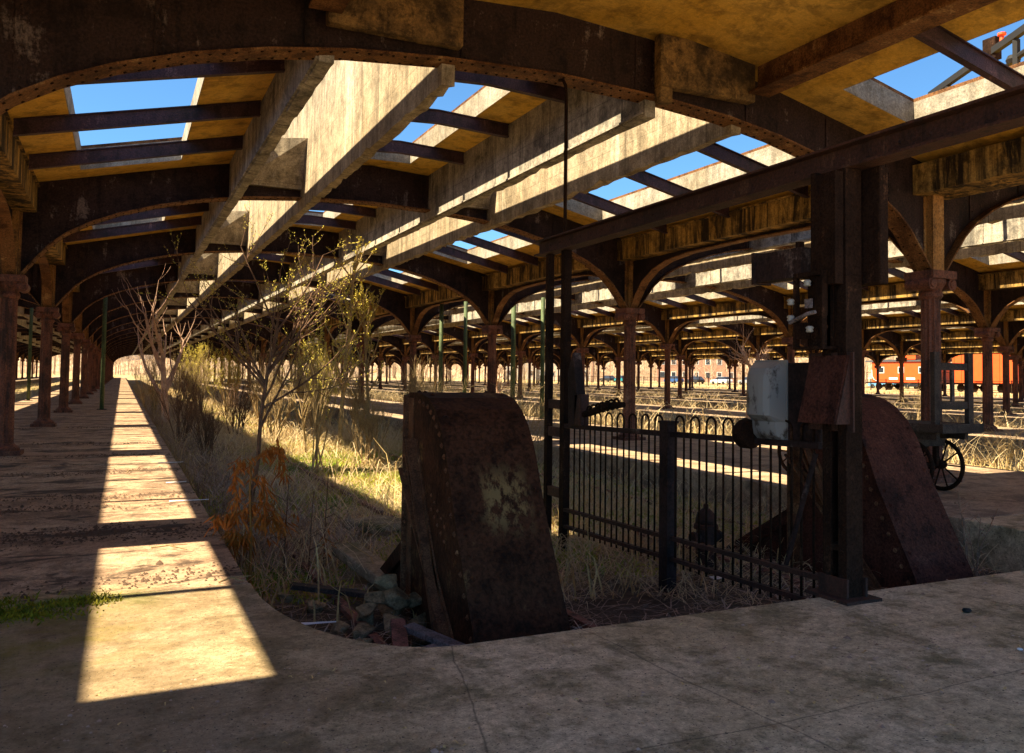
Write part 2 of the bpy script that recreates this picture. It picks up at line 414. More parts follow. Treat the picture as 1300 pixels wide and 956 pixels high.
# ------------------------------------------------------------------ the train shed
shed = thing('train_shed', 'long derelict steel and concrete train shed with arched girders and open skylights', 'train shed', (XL+HS, Y0, 0))
SO = Vector(shed.location)
def zs(u):
    u = abs(u)
    if u > 2.645: return 4.47+(6.055-u)/(6.055-2.645)*.78
    if u > 1.2: return 5.25+(2.645-u)/(2.645-1.2)*.2
    return 5.45+(1.2-u)/1.2*.06
ARCH = [(.12,2.95),(.2,3.05),(.35,3.25),(.55,3.5),(.8,3.72),(1.15,3.93),(1.6,4.13),(2.2,4.33),(2.9,4.5),(3.7,4.63),(4.7,4.72),(6.055,4.77)]
def arch_pts():
    a = [(-HS+t, z) for t, z in ARCH]; return a+[(-x, z) for x, z in a[::-1][1:]]
def u_column():
    s = MB(); s.lathe([(.145,.14),(.14,.3),(.128,2.6)], n=24, flute=.13)
    s2 = MB().box(-.11,.11,-.14,.14,2.955,4.3); s2.box(-.15,.15,-.03,.03,2.955,4.3)
    cap = MB(); cap.lathe([(.135,2.56),(.16,2.6),(.16,2.64),(.14,2.68),(.2,2.78),(.2,2.84)], n=20)
    cap.box(-.24,.24,-.24,.24,2.84,2.95)
    for sx in (-1,1):
        cap.lathe([(.085,-.2),(.085,.2)], (sx*.2,0,2.765), 14, 1)
        for sy in (-1,1):
            cap.lathe([(.05,0),(.06,.02)], (sx*.2, sy*.2 if sy>0 else -.22, 2.765), 12, 1)
    base = MB().box(-.27,.27,-.27,.27,0,.07); base.lathe([(.235,.07),(.235,.11),(.19,.15),(.17,.16),(.15,.19)], n=20)
    return s, s2, cap, base
def u_girder(rivets=True, near=False):
    ap = arch_pts(); web = MB(); rv = MB(); n = len(ap)
    tops = [(x, zs(x)-.004) for x, z in ap]
    for i in range(n-1):
        web.prism([ap[i], ap[i+1], tops[i+1], tops[i]], 1, -.016, .016)
    # stiffener angles and splice plates
    for u in (-5.2,-4.1,-2.75,-1.1,1.1,2.75,4.1,5.2):
        zb = np.interp(abs(abs(u)-HS), [t for t,_ in ARCH], [z for _,z in ARCH])+.01
        for sg in (-1,1): web.box(u-.05, u+.05, sg*.017, sg*.032, zb, zs(u)-.03)
    for u in (-3.9, 3.9):
        pass
    if rivets:
        for u in (-5.2,-4.1,-2.75,-1.1,1.1,2.75,4.1,5.2):
            zb = np.interp(abs(abs(u)-HS), [t for t,_ in ARCH], [z for _,z in ARCH])
            z = zb+.06
            while z < zs(u)-.08:
                for sg in (-1,1): web.rivet((u, sg*.032, z), .019, 1, sg)
                z += .09
        for u in (-1.5,-1.4,-1.3,-1.2, 1.2,1.3,1.4,1.5):
            for z in (4.86,4.94,5.02,5.1,5.18):
                for sg in (-1,1): web.rivet((u, sg*.016, z), .019, 1, sg)
    fl = MB(); fl.strip(ap, 1, -.15, .15, -.024)
    if rivets:
        L = 0
        for i in range(n-1):
            (x0,z0),(x1,z1) = ap[i], ap[i+1]; d = math.hypot(x1-x0,z1-z0); m = max(1, int(d/.12))
            for j in range(m):
                t = (j+.5)/m
                for y in (-.1,.1): rv.rivet((x0+(x1-x0)*t+.021*(z1-z0)/d, y, z0+(z1-z0)*t-.021*(x1-x0)/d), .024, 2, -1)
    nf = len(fl.f); fl.add(rv.v, rv.f)
    return web, fl, nf
YO0, YO1 = .55, LB-.6
def slab_piece(mb, u0, u1, y0, y1, th=.11):
    mb.hexa([(u0,y0,zs(u0)),(u1,y0,zs(u1)),(u1,y1,zs(u1)),(u0,y1,zs(u0)),(u0,y0,zs(u0)+th),(u1,y0,zs(u1)+th),(u1,y1,zs(u1)+th),(u0,y1,zs(u0)+th)])
US = (-5.05, -3.5)
def curb_set(cm, fm, u0, u1, y0, y1, h=None, th=.11):
    if h is None: h = .24 if u0 < 0 or y0 < -3 else .28
    def z(u): return zs(u)+th+.003
    def hx(a, b, c, d, z0o, z1o, m):
        m.hexa([(a,c,z(a)+z0o),(b,c,z(b)+z0o),(b,d,z(b)+z0o),(a,d,z(a)+z0o),(a,c,z(a)+z1o),(b,c,z(b)+z1o),(b,d,z(b)+z1o),(a,d,z(a)+z1o)])
    g = .006
    hx(u0-.12, u0-g, y0-.12, y1+.12, 0, h, cm); hx(u1+g, u1+.12, y0-.12, y1+.12, 0, h, cm)
    hx(u0-g, u1+g, y0-.12, y0-g, 0, h, cm); hx(u0-g, u1+g, y1+g, y1+.12, 0, h, cm)
    h2 = h+.003; e = .008
    hx(u0+.002, u0+.01, y0+.011, y1-.011, -th-.001, h2-.004, cm); hx(u1-.01, u1-.002, y0+.011, y1-.011, -th-.001, h2-.004, cm)
    hx(u0+.002, u1-.002, y0+.002, y0+.01, -th-.001, h2-.004, cm); hx(u0+.002, u1-.002, y1-.01, y1-.002, -th-.001, h2-.004, cm)
    hx(u0-.14, u0-.004, y0-.14, y1+.14, h2, h2+.05, fm); hx(u1+.004, u1+.14, y0-.14, y1+.14, h2, h2+.05, fm)
    hx(u0-.002, u1+.002, y0-.14, y0-.004, h2, h2+.05, fm); hx(u0-.002, u1+.002, y1+.004, y1+.14, h2, h2+.05, fm)
def u_slab(A=3.58, B=4.95, US=US, W=.62):
    mb = MB(); cm = MB(); fm = MB()
    for s in (-1, 1):
        a, b = US if s < 0 else (A, B)
        if s < 0: slab_piece(mb, -HS, a, 0, LB); slab_piece(mb, b, -2.647, 0, LB)
        else: slab_piece(mb, 2.647, a, 0, LB); slab_piece(mb, b, HS, 0, LB)
        slab_piece(mb, a, b, 0, YO0); slab_piece(mb, a, b, YO1, LB)
        curb_set(cm, fm, a, b, YO0, YO1)
    slab_piece(mb, -1.203, -W, 0, LB); slab_piece(mb, W, 1.203, 0, LB)
    slab_piece(mb, -W, 0, 0, YO0); slab_piece(mb, 0, W, 0, YO0); slab_piece(mb, -W, 0, YO1, LB); slab_piece(mb, 0, W, YO1, LB)
    curb_set(cm, fm, -W, W, YO0, YO1, .24)
    return mb, cm, fm
def u_purlin(u0, u1):
    mb = MB(); us = [u0, u1] if u0*u1 > 0 else [u0, 0, u1]
    for a, b in zip(us[:-1], us[1:]):
        za, zb = zs(a)-.003, zs(b)-.003
        def pl(y0, y1, t0, t1): mb.hexa([(a,y0,za-t0),(b,y0,zb-t0),(b,y1,zb-t0),(a,y1,za-t0),(a,y0,za-t1),(b,y0,zb-t1),(b,y1,zb-t1),(a,y1,za-t1)])
        pl(-.045,.045,.215,.195); pl(-.012,.012,.194,.016); pl(-.04,.04,.015,0)
    return mb
def u_duct(seed, N=44):
    r = random.Random(seed); mb = MB()
    def wall(mb, x0, x1, z0, rag, zt, lip):
        ys = [LB*i/N for i in range(N+1)]; zb0 = []; zb1 = []
        for i, y in enumerate(ys):
            e = 0 if i in (0, N) else 1
            j = r.random(); zb0.append(z0+e*(rag*r.uniform(-.2,1)*(1.8 if j > .9 else .6))); zb1.append(z0+e*(rag*r.uniform(-.2,1)*(1.8 if j > .85 else .6)))
        for i in range(N):
            a, b = ys[i], ys[i+1]
            vs = [(x0,a,zb0[i]),(x1,a,zb1[i]),(x1,b,zb1[i+1]),(x0,b,zb0[i+1]),(x0,a,zt),(x1,a,zt),(x1,b,zt),(x0,b,zt)]
            fs = [(0,3,2,1),(4,5,6,7),(1,2,6,5),(3,0,4,7)]
            if i == 0: fs.append((0,1,5,4))
            if i == N-1: fs.append((2,3,7,6))
            mb.add(vs, fs)
        # small lip along the foot of the wall
        if lip: mb.box(x0-.03, x0-.001, 0.02, LB-.02, z0+.03, z0+.055)
    m2 = MB(); wall(mb,-.72,-.57,4.5,.03,6.26,True); wall(m2,.57,.72,4.47,.05,6.62,False)
    dia = MB().box(-.568,.568,-.14,.14,4.86,5.75)
    # haunches of the cross wall
    for sy in (-1,1):
        dia.add([(-.568,sy*.14,5.7),(.568,sy*.14,5.7),(.568,sy*.62,5.72),(-.568,sy*.14,4.88),(.568,sy*.14,4.88),(.568,sy*.14,5.2)],
                [(0,2,1),(3,4,2),(0,3,2),(1,2,4)] if sy > 0 else [(0,1,2),(3,2,4),(0,2,3),(1,4,2)])
    d0 = MB().box(-.568,.568,-.12,.14,4.86,5.75)
    return mb, dia, m2, d0
def u_gutter():
    g = MB(); N = 26; ys = [LB*i/N for i in range(N+1)]; r = random.Random(5)
    g.box(-.36,.36,0.001,LB-.001,4.02,4.44); g.box(-.4,.4,.001,LB-.001,4.442,4.468)
    w = MB(); pts = [(.12,2.95),(.2,3.05),(.35,3.25),(.6,3.52),(1.0,3.74),(1.5,3.88),(2.2,3.95),(LB/2,3.98)]
    ap = pts+[(LB-y, z) for y, z in pts[::-1][1:]]
    for i in range(len(ap)-1): w.prism([ap[i], ap[i+1], (ap[i+1][0],4.018), (ap[i][0],4.018)], 0, -.014, .014)
    f = MB(); f.strip(ap, 0, -.1, .1, -.022)
    return g, w, f
# candidates: (kind, mesh getter, location, view point)
def join_copies(name, items):
    """items: list of (mesh, (x,y,z)); one mesh with material slots merged"""
    Vs, Ls, Ts, Mi = [], [], [], []; mats = []; off = 0; cache = {}
    for me, loc in items:
        if me.name not in cache:
            v = np.empty(len(me.vertices)*3, np.float32); me.vertices.foreach_get('co', v)
            l = np.empty(len(me.loops), np.int32); me.loops.foreach_get('vertex_index', l)
            t = np.empty(len(me.polygons), np.int32); me.polygons.foreach_get('loop_total', t)
            m = me.materials[0]
            if m not in mats: mats.append(m)
            cache[me.name] = (v.reshape(-1,3), l, t, mats.index(m))
        v, l, t, mi = cache[me.name]
        Vs.append(v+np.array(loc, np.float32)); Ls.append(l+off); Ts.append(t); Mi.append(np.full(len(t), mi, np.int32)); off += len(v)
    V = np.concatenate(Vs); L = np.concatenate(Ls); T = np.concatenate(Ts); Mi = np.concatenate(Mi)
    me = bpy.data.meshes.new(name); me.vertices.add(len(V)); me.vertices.foreach_set('co', V.ravel())
    me.loops.add(len(L)); me.loops.foreach_set('vertex_index', L)
    me.polygons.add(len(T)); me.polygons.foreach_set('loop_total', T)
    me.polygons.foreach_set('loop_start', np.concatenate([[0], np.cumsum(T)[:-1]]).astype(np.int32))
    for m in mats: me.materials.append(m)
    me.polygons.foreach_set('material_index', Mi); me.update(calc_edges=True); return me
def place(name, cands, keep=100, subs_for=40):
    """cands: list of (main mesh, [(sub name, mesh)], location, viewpoint, always)"""
    sc_ = sorted(((in_view(c[3]), i) for i, c in enumerate(cands)), reverse=True)
    near = {i for s, i in sc_[:keep] if s > 0}
    order = {i: n for n, (s, i) in enumerate(sc_)}
    rest = []
    for i, (me, subs, loc, vp) in enumerate(cands):
        if i in near:
            o = link(name, me, shed, Vector(loc)-SO)
            if order[i] < subs_for:
                for sn, sm in subs: link(sn, sm, o)
            elif subs:
                j = join_copies(name, [(me,(0,0,0))]+[(sm,(0,0,0)) for _, sm in subs]); o.data = j
        else:
            rest.append((me, loc)); rest += [(sm, loc) for _, sm in subs]
    if rest:
        o = link(name, join_copies(name, [(m, Vector(l)-SO) for m, l in rest]), shed); o['kind'] = 'stuff'
def build_shed():
    s, s2, cap, base = u_column()
    ms, ms2 = s.mesh('column', M['column']), s2.mesh('upper_post', M['upper_post'])
    mc, mbs = cap.mesh('capital', M['column']), base.mesh('plinth', M['column'])
    C = [(ms, [('capital', mc), ('upper_post', ms2), ('plinth', mbs)], (rx(i), ky(k), 0), (rx(i), ky(k), 1.6)) for i in range(R0, R1+1) for k in range(K0, K1+1)]
    place('column', C, 100, 40)
    w, f, nf = u_girder(True); wm, fm = w.mesh('arched_girder', M['steel']), f.mesh('bottom_flange', [M['flange'], M['iron']])
    fm.polygons.foreach_set('material_index', [0 if q < nf else 1 for q in range(len(fm.polygons))]); fm.update()
    w2, f2, _ = u_girder(False); wm2, fm2 = w2.mesh('arched_girder_plain', M['steel']), f2.mesh('bottom_flange_plain', M['flange'])
    C = []
    for i in range(R0, R1):
        for k in range(K0, K1+1):
            nr = k < 4 and -1 <= i <= 1
            C.append((wm if nr else wm2, [('bottom_flange', fm if nr else fm2)], (rx(i)+HS, ky(k), 0), (rx(i)+HS, ky(k), 4.5)))
    place('arched_girder', C, 100, 40)
    sl, cm, fr = u_slab(); m1, m2, m3 = sl.mesh('roof_slab', M['soffit']), cm.mesh('skylight_curb', M['curb']), fr.mesh('skylight_frame', M['flange'])
    sl, cm, fr = u_slab(3.2, 5.3, (-5.3,-3.2), .95); n1, n2, n3 = sl.mesh('roof_slab', M['soffit']), cm.mesh('skylight_curb', M['curb']), fr.mesh('skylight_frame', M['flange'])
    place('roof_slab', [(m1 if i < 1 else n1, [('skylight_curb', m2 if i < 1 else n2), ('skylight_frame', m3 if i < 1 else n3)], (rx(i)+HS, ky(k), 0), (rx(i)+HS, ky(k)+3.8, 5)) for i in range(R0, R1) for k in range(K0, K1)], 100, 30)
    P = [u_purlin(-5.66,-2.66).mesh('purlin', M['purlin']), u_purlin(-1.195,1.195).mesh('purlin', M['purlin']), u_purlin(2.66,5.66).mesh('purlin', M['purlin'])]
    C = []
    for i in range(R0, R1):
        for k in range(K0, K1):
            for j in (1,2,3):
                for m, u in zip(P, (-4.1, 0, 4.1)):
                    C.append((m, [], (rx(i)+HS, ky(k)+LB*j/4, 0), (rx(i)+HS+u, ky(k)+LB*j/4, 5)))
    place('purlin', C, 100, 0)
    D = []
    for sd in range(4):
        a, b, c, d0 = u_duct(sd); D.append((a.mesh('smoke_duct', M['duct_grey']), b.mesh('cross_wall', M['duct']), c.mesh('duct_wall', M['duct']), d0.mesh('cross_wall', M['duct'])))
    C = []
    for i in range(R0, R1):
        for k in range(K0, K1):
            for q, u in ((0,-1.925), (1,1.925)):
                d = D[(i*3+k*2+q) % 4]
                C.append((d[0], [('cross_wall', d[1] if k > K0 else d[3]), ('duct_wall', d[2])], (rx(i)+HS+u, ky(k), 0), (rx(i)+HS+u, ky(k)+3.8, 5)))
    place('smoke_duct', C, 100, 40)
    g, w, f = u_gutter(); gm, wm, fm = g.mesh('gutter_beam', M['gutter']), w.mesh('longitudinal_arch', M['steel']), f.mesh('arch_flange', M['flange'])
    place('gutter_beam', [(gm, [], (rx(i), ky(k), 0), (rx(i), ky(k)+3.8, 4)) for i in range(R0, R1+1) for k in range(K0, K1)], 100, 0)
    place('longitudinal_arch', [(wm, [('arch_flange', fm)], (rx(i), ky(k), 0), (rx(i), ky(k)+3.8, 4)) for i in range(R0, R1+1) for k in range(K0, K1)], 100, 30)
    # ------- end bay over the concourse
    y1 = ky(K0); yA, yB, yN = 4.2, y1-.65, 1.4
    for i in range(R0, R1):
        mb, cm, fm = MB(), MB(), MB()
        for a, b in ((-HS,-5.05),(-3.5,-2.647),(-2.643,-1.205),(-1.2,0),(0,1.2),(1.205,2.643),(2.647,3.69),(4.95,HS)): slab_piece(mb, a, b, yN, y1-.002)
        slab_piece(mb, *US, yN, y1-.002)
        for a, b in ((3.69,4.95),):
            slab_piece(mb, a, b, yN, yA); slab_piece(mb, a, b, yB, y1-.002); curb_set(cm, fm, a, b, yA, yB, .2)
        x = rx(i)+HS
        o = obj('roof_slab', mb, M['soffit'], shed, Vector((x,0,0))-SO)
        obj('skylight_curb', cm, M['curb'], o); obj('skylight_frame', fm, M['flange'], o)
        if i in (-1, 0, 1):
            for y in (5.95,):
                for q in (0, 2): link('purlin', P[q], shed, Vector((x,y,0))-SO)
            for u in (-2.66, 2.66):
                b = MB(); z = 5.24
                b.box(u-.16,u+.16,yN,y1-.31,z-.36,z-.335); b.box(u-.015,u+.015,yN,y1-.31,z-.334,z-.005)
                obj('end_beam', b, M['flange'], shed, Vector((x,0,0))-SO)
            for u in (-1.925, 1.925):
                b = MB().box(u-.70,u+.70,y1-.3,y1-.155,4.79,5.4)
                if u > 0: b.box(u-.7,u-.52,y1-.29,y1-.16,4.6,4.789)
                obj('duct_end_block', b, M['block'], shed, Vector((x,0,0))-SO, bevel=.02)
    for i in range(R0, R1+1):
        b = MB().box(-.36,.36,yN,y1-.002,4.02,4.44)
        obj('gutter_beam', b, M['gutter'], shed, Vector((rx(i),0,0))-SO)
build_shed()

# ------------------------------------------------------------------ tracks
def tracks():
    for tx, n in ((2.37, 'near left'), (6.28, 'near right')):
        t = thing('railway_track', 'rusty railway track running out from behind the first bumping post' if tx < 4 else 'rusty railway track running out from behind the bumping post beside the cart', 'railway track', (tx, 5, BED-.115), 0, 'weed-grown tracks')
        for s in (-1, 1):
            r = MB(); x = s*.755
            r.prism([(x-.035,.18),(x+.035,.18),(x+.035,.14),(x+.012,.13),(x+.012,.06),(x+.065,.045),(x+.065,.03),(x-.065,.03),(x-.065,.045),(x-.012,.06),(x-.012,.13),(x-.035,.14)], 1, -.6, 90)
            obj('rail', r, M['rail_rust'], t)
        sl = MB().box(-1.25,1.25,-.11,.11,-.1,.035); sm = sl.mesh('sleeper', M['timber'])
        for j in range(16): link('sleeper', sm, t, (random.uniform(-.05,.05), -.35+j*.62, random.uniform(-.03,.0)), random.uniform(-.03,.03))
tracks()
# ------------------------------------------------------------------ bumping posts
def bumping_post(x0, x1, label, mat, head=True):
    xc = (x0+x1)/2; t = thing('bumping_post', label, 'bumping post', (xc, 5.6, BED), 0, 'rusty bumping posts at the track ends')
    w = (x1-x0)/2; O = Vector((0, 5.6, BED))
    prof = [(6.25,1.245),(5.98,1.245),(5.8,1.215),(5.66,1.14),(5.54,1.03),(5.44,.88),(5.36,.7),(5.28,.5),(5.16,.27),(5.03,.02),(4.9,-.22),(4.82,BED-.1)]
    P = [(y-5.6, z-BED) for y, z in prof]
    bp = MB(); bp.strip(P[::-1], 0, -w-.03, w+.03, .018)
    k = 0
    for i in range(len(P)-1):
        (a,b),(c,d) = P[i], P[i+1]; n = max(1, int(math.hypot(c-a,d-b)/.11))
        nx, ny = (b-d), (c-a); l = math.hypot(nx,ny); nx, ny = -nx/l, -ny/l
        for j in range(n):
            f = (j+.5)/n
            for x in (-w+.03, w-.03):
                p = Vector((x, a+(c-a)*f+ nx*0, b+(d-b)*f)); 
                q = MB(); nv = Vector((0, -abs(d-b), abs(c-a))).normalized(); p += nv*.019
                e1 = Vector((1,0,0)); e2 = nv.cross(e1)
                bp.add([p+(e1*math.cos(2*PI*h/6)+e2*math.sin(2*PI*h/6))*.024 for h in range(6)]+[p+nv*.018], [(h,(h+1)%6,6) for h in range(6)])
    obj('back_plate', bp, mat, t)
    fr = 6.32-5.6
    for s in (-1, 1):
        sp = MB(); xa, xb = (s*w-.008, s*w+.008)
        poly = P+[(fr, -.1), (fr, 1.245-BED)]
        sp.prism(poly, 0, min(xa,xb), max(xa,xb))
        o = obj('side_plate', sp, mat, t)
        # angle irons: front edge, along the curve, the slanted braces
        an = MB(); xo = s*(w+.009); xq = s*(w+.055)
        x_0, x_1 = min(xo,xq), max(xo,xq)
        an.box(x_0, x_1, fr-.02, fr, -.1, 1.24-BED); an.box(min(xo,s*(w+.018)), max(xo,s*(w+.018)), fr-.13, fr-.021, -.1, 1.22-BED)
        for a, b, wd in (((fr-.05,1.12),(-.42,0.0),.035), ((fr-.17,1.30),(-.27,.0),.035), ((fr-.22,1.36),(-.22,.0),.02)):
            an.bar((s*(w+.018), a[0], a[1]), (s*(w+.018), b[0], b[1]), wd, .014, (1,0,0)); an.bar((s*(w+.05), a[0]+.05, a[1]), (s*(w+.05), b[0]+.05, b[1]), .014, .075, (1,0,0))
        for z in (.55, .72, .9, 1.08):
            for y in (fr-.085, fr-.03): an.rivet((s*(w+.055), y, z), .016, 0, s)
        for j in range(9):
            for z in (.18+j*.15,): an.rivet((s*(w+.055), fr-.055, z), .016, 0, s)
        for a in (.70, .80):
            for j in range(5): an.rivet((s*(w+.009), -.12+j*.07, a+j*.045), .016, 0, s)
        for a, b in zip(P[1:-1], P[2:]): an.rivet((s*(w+.009), a[0]+.07, a[1]-.05), .022, 0, s); an.rivet((s*(w+.009), (a[0]+b[0])/2+.07, (a[1]+b[1])/2-.05), .022, 0, s)
        obj('angle_iron', an, M['bumper_side'] if s < 0 else mat, t)
        st = MB(); x = s*(w-.04)
        st.bar((x, fr-.02, .55), (x, fr+.95, -.02), .1, .12); st.prism([(fr+.01,.0),(fr+.95,.0),(fr+.01,.58)], 0, x-.01, x+.01)
        obj('front_strut', st, mat, t)
    fp = MB().box(-w-.02, w+.02, fr, fr+.02, -.1, 1.245-BED); obj('front_plate', fp, mat, t)
    h = MB(); h.box(-.26,.26, fr+.021, fr+.07, .86, 1.42); h.lathe([(.19,.07),(.2,.1),(.17,.17),(.1,.19)], (0,fr,1.14), 18, 1)
    obj('buffer_head', h, M['steel'], t)
bumping_post(2.06, 2.68, 'tall dark rusted plate bumping post nearest the sunlit platform, back plate streaked with pale paint', M['bumper'])
bumping_post(5.97, 6.6, 'maroon rusted bumping post behind the gate post, in front of the baggage cart', M['bumper_red'])
# ------------------------------------------------------------------ gate frame with its header beam
GX = 4.3
def gate_frame():
    t = thing('gantry', 'dark riveted steel gate frame with long header beam above the iron fence', 'gate frame', (GX, 4.1, 0))
    S = Vector((GX, 4.1, 0))
    def R(x0,x1,y0,y1,z0,z1,mb): mb.box(x0-S.x,x1-S.x,y0-S.y,y1-S.y,z0,z1)
    p = MB()
    R(4.2,4.34,3.96,3.975,.02,2.775,p); R(4.2,4.215,3.976,4.03,.02,2.775,p); R(4.325,4.34,3.976,4.03,.02,2.775,p)
    R(4.2,4.34,4.145,4.16,.02,2.775,p); R(4.2,4.215,4.09,4.144,.02,2.775,p); R(4.325,4.34,4.09,4.144,.02,2.775,p)
    R(4.22,4.32,3.978,4.142,.3,.34,p); R(4.22,4.32,3.978,4.142,1.2,2.78,p)
    for z in np.arange(.15,2.8,.16):
        for y in (4.0,4.12): p.rivet((4.2-S.x, y-S.y, z), .014, 0, -1)
    obj('gate_post', p, M['iron'], t)
    b = MB(); R(4.12,4.42,3.88,4.24,0,.02,b); R(4.18,4.198,3.94,4.18,.021,.14,b); R(4.342,4.36,3.94,4.18,.021,.14,b)
    obj('base_plate', b, M['steel_red'], t)
    l = MB(); R(4.27,4.34,8.24,8.31,BED-.2,2.76,l); obj('gate_post', l, M['iron'], t)
    l = MB(); R(4.27,4.35,7.86,7.95,BED-.2,2.76,l); obj('gate_post', l, M['iron'], t)
    for z in (.1,.75,1.05):
        c = MB(); R(4.28,4.335,7.952,8.238,z,z+.1,c); obj('post_tie', c, M['steel_red'], t)
    h = MB()
    for x0,x1,z0,z1 in ((-.08,.08,0,.018),(-.011,.011,.019,.151),(-.08,.08,.152,.17)):
        h.hexa([(x0,-5.2,2.80+z0),(x1,-5.2,2.80+z0),(x1,4.42,2.765+z0),(x0,4.42,2.765+z0),(x0,-5.2,2.80+z1),(x1,-5.2,2.80+z1),(x1,4.42,2.765+z1),(x0,4.42,2.765+z1)])
    for y in np.arange(-4, 4.3, .22): h.rivet((-.011, y, 2.865), .014, 0, -1)
    obj('header_beam', h, M['steel_red'], t)
    k = MB(); R(4.37,4.45,3.84,4.14,2.02,2.78,k); R(4.342,4.368,3.98,4.1,2.1,2.7,k); obj('counterweight_casing', k, M['iron'], t, bevel=.01)
    k = MB(); R(4.12,4.19,4.14,4.18,2.0,2.77,k); R(4.12,4.19,3.97,4.138,2.02,2.75,k); obj('guide_plate', k, M['iron'], t)
gate_frame()
def latch():
    t = thing('gate_lever', 'rusted lever arm and counterweight plates hung on the far gate post', 'lever', (GX, 7.62, .9))
    m = MB(); m.prism([(-.02,.0),(.1,-.02),(.12,.55),(.02,.75),(-.08,.3)], 0, -.05, .05); obj('weight_plate', m, M['steel'], t)
    m = MB().box(-.05,.05,-.16,-.02,.0,.32); obj('lock_box', m, M['steel_red'], t, bevel=.008)
    m = MB(); m.tube([(0,-.05,.1),(-.02,-.3,.14),(0,-.6,.22),(.02,-.85,.24)], [.03,.035,.04,.03], 8); obj('lever', m, M['iron'], t)
    m = MB()
    for i in range(7): m.ring((0,-.25-i*.085,.16+.015*i), i % 2 and 1 or 0, .045, .012, 12, 5)
    obj('chain', m, M['iron'], t)
latch()
# ------------------------------------------------------------------ hooped iron fence
def fence():
    t = thing('iron_fence', 'hoop topped black iron fence panel between the two tracks', 'fence', (GX, 6.2, BED))
    y0, y1 = 4.27-6.2, 7.9-6.2; zt0, zt1 = .955-BED, .875-BED
    def zt(y): return zt0+(zt1-zt0)*(y-y0)/(y1-y0)
    for nm, dz, th in (('top_rail', 0, .045), ('middle_rail', -.885, .034), ('bottom_rail', -1.06, .034)):
        m = MB(); m.bar((0,y0,zt(y0)+dz), (0,y1,zt(y1)+dz), .05, th); obj(nm, m, M['steel_red'] if dz else M['steel'], t)
    m = MB().box(-.05,.05,-.24,-.12,-.2,1.46); m.box(-.06,.06,-.25,-.11,1.461,1.48); obj('fence_post', m, M['steel'], t)
    y = y0+.07; n = 0; hoop = None
    while y < y1-.16:
        if -.36 < y < -.1: y += .02; continue
        w = .115
        if hoop is None:
            m = MB(); pts = [(0,0,-1.12),(0,0,.1)]+[(0, w/2-w/2*math.cos(a), .1+w/2*math.sin(a)) for a in np.linspace(.3,PI-.3,7)]+[(0,w,.1),(0,w,-1.12)]
            m.tube(pts, .0095, 6); hoop = m.mesh('hoop_picket', M['iron'], True)
        link('hoop_picket', hoop, t, (0, y, zt(y)))
        y += .208; n += 1
    m = MB(); m.bar((-.03,y0+.3,.55),(-.03,y0+.02,1.35),.03,.02); obj('stay_bar', m, M['steel'], t)
fence()
# ------------------------------------------------------------------ equipment on the gate post
def equipment():
    t = thing('relay_box', 'chipped white enamelled box with dark housing fixed beside the gate post', 'relay box', (4.3, 4.6, .97))
    m = MB().box(.01,.3,-.31,.28,0,.55); obj('housing', m, M['steel'], t, bevel=.01)
    # bulging enamel cover on the track side
    m = MB(); ys = np.linspace(.0,.32,9); zz = np.linspace(-.02,.56,13)
    V = []; 
    for z in zz:
        for y in ys:
            u = (y-.16)/.16; v = (z-.27)/.29
            V.append((-.15*(max(0,1-abs(u)**3.2)**.5)*(max(0,1-abs(v)**5)**.5)*(1 if z > .17 else .55)-.002, y, z))
    F = [(j*9+i, (j+1)*9+i, (j+1)*9+i+1, j*9+i+1) for j in range(12) for i in range(8)]
    m.add(V, F); m.box(-.001,.008,-.01,.33,-.03,.57); obj('enamel_cover', m, M['enamel'], t, smooth=False)
    m = MB(); m.lathe([(.1,0),(.11,.02),(.11,.1),(.08,.12)], (-.04,.3,.02), 16, 1); obj('bell', m, M['iron'], t)
    t = thing('hood', 'wedge shaped red rusted sheet hood sloping out from the gate post', 'hood', (4.24, 4.08, 1.12))
    m = MB(); m.prism([(-.03,.43),(-.05,.44),(-.17,.0),(-.15,.0),(-.03,.4)], 1, -.14, .17); obj('sloped_sheet', m, M['bumper_red'], t)
    for y in (-.147, .171):
        m = MB(); m.prism([(-.034,.43),(-.155,.0),(-.034,.0)], 1, y, y+.006); obj('side_sheet', m, M['steel_red'], t)
    m = MB().box(-.032,-.02,-.17,.21,-.05,.46); obj('back_sheet', m, M['steel_red'], t)
    t = thing('switch_cage', 'open black switch cage with white insulators clamped to the gate post', 'switch', (4.1, 4.14, 1.62))
    m = MB()
    for y in (-.1,.14): m.box(-.02,.02,y,y+.02,0,.46); m.box(.11,.13,y,y+.02,0,.46)
    m.box(-.02,.13,-.1,.16,.461,.49); m.box(-.02,.13,-.1,.16,-.02,-.001); m.box(.1,.109,-.078,.138,0,.46)
    m.box(-.018,.02,.05,.138,.05,.16); m.box(-.018,.05,-.078,-.03,.2,.44)
    obj('frame', m, M['iron'], t)
    for p in ((-.03,.02,.415),(-.03,.17,.3),(-.03,.17,.19),(-.03,.0,.11)):
        m = MB(); m.lathe([(.018,-.02),(.026,-.012),(.02,0),(.028,.01),(.016,.022)], p, 12, 2); obj('insulator', m, M['porcelain'], t, smooth=True)
    m = MB().box(-.035,-.022,-.02,.04,.25,.31); obj('contact_block', m, M['timber_pale'], t)
    m = MB(); m.tube([(-.04,.17,.16),(-.05,0,.21),(-.04,-.06,.22)], .013, 8); obj('contact_rod', m, M['timber_pale'], t)
    t = thing('bracket_arm', 'short dark box girder arm reaching left from the gate post', 'bracket', (4.2, 4.24, 2.1))
    m = MB().box(-.05,.07,.06,.52,.0,.2); m.box(-.07,.09,.5,.53,-.015,.215); obj('arm', m, M['steel'], t)
    m = MB(); m.tube([(-.02,.1,.2),(-.02,.1,.24)], .03, 8); obj('bolt', m, M['iron'], t)
equipment()
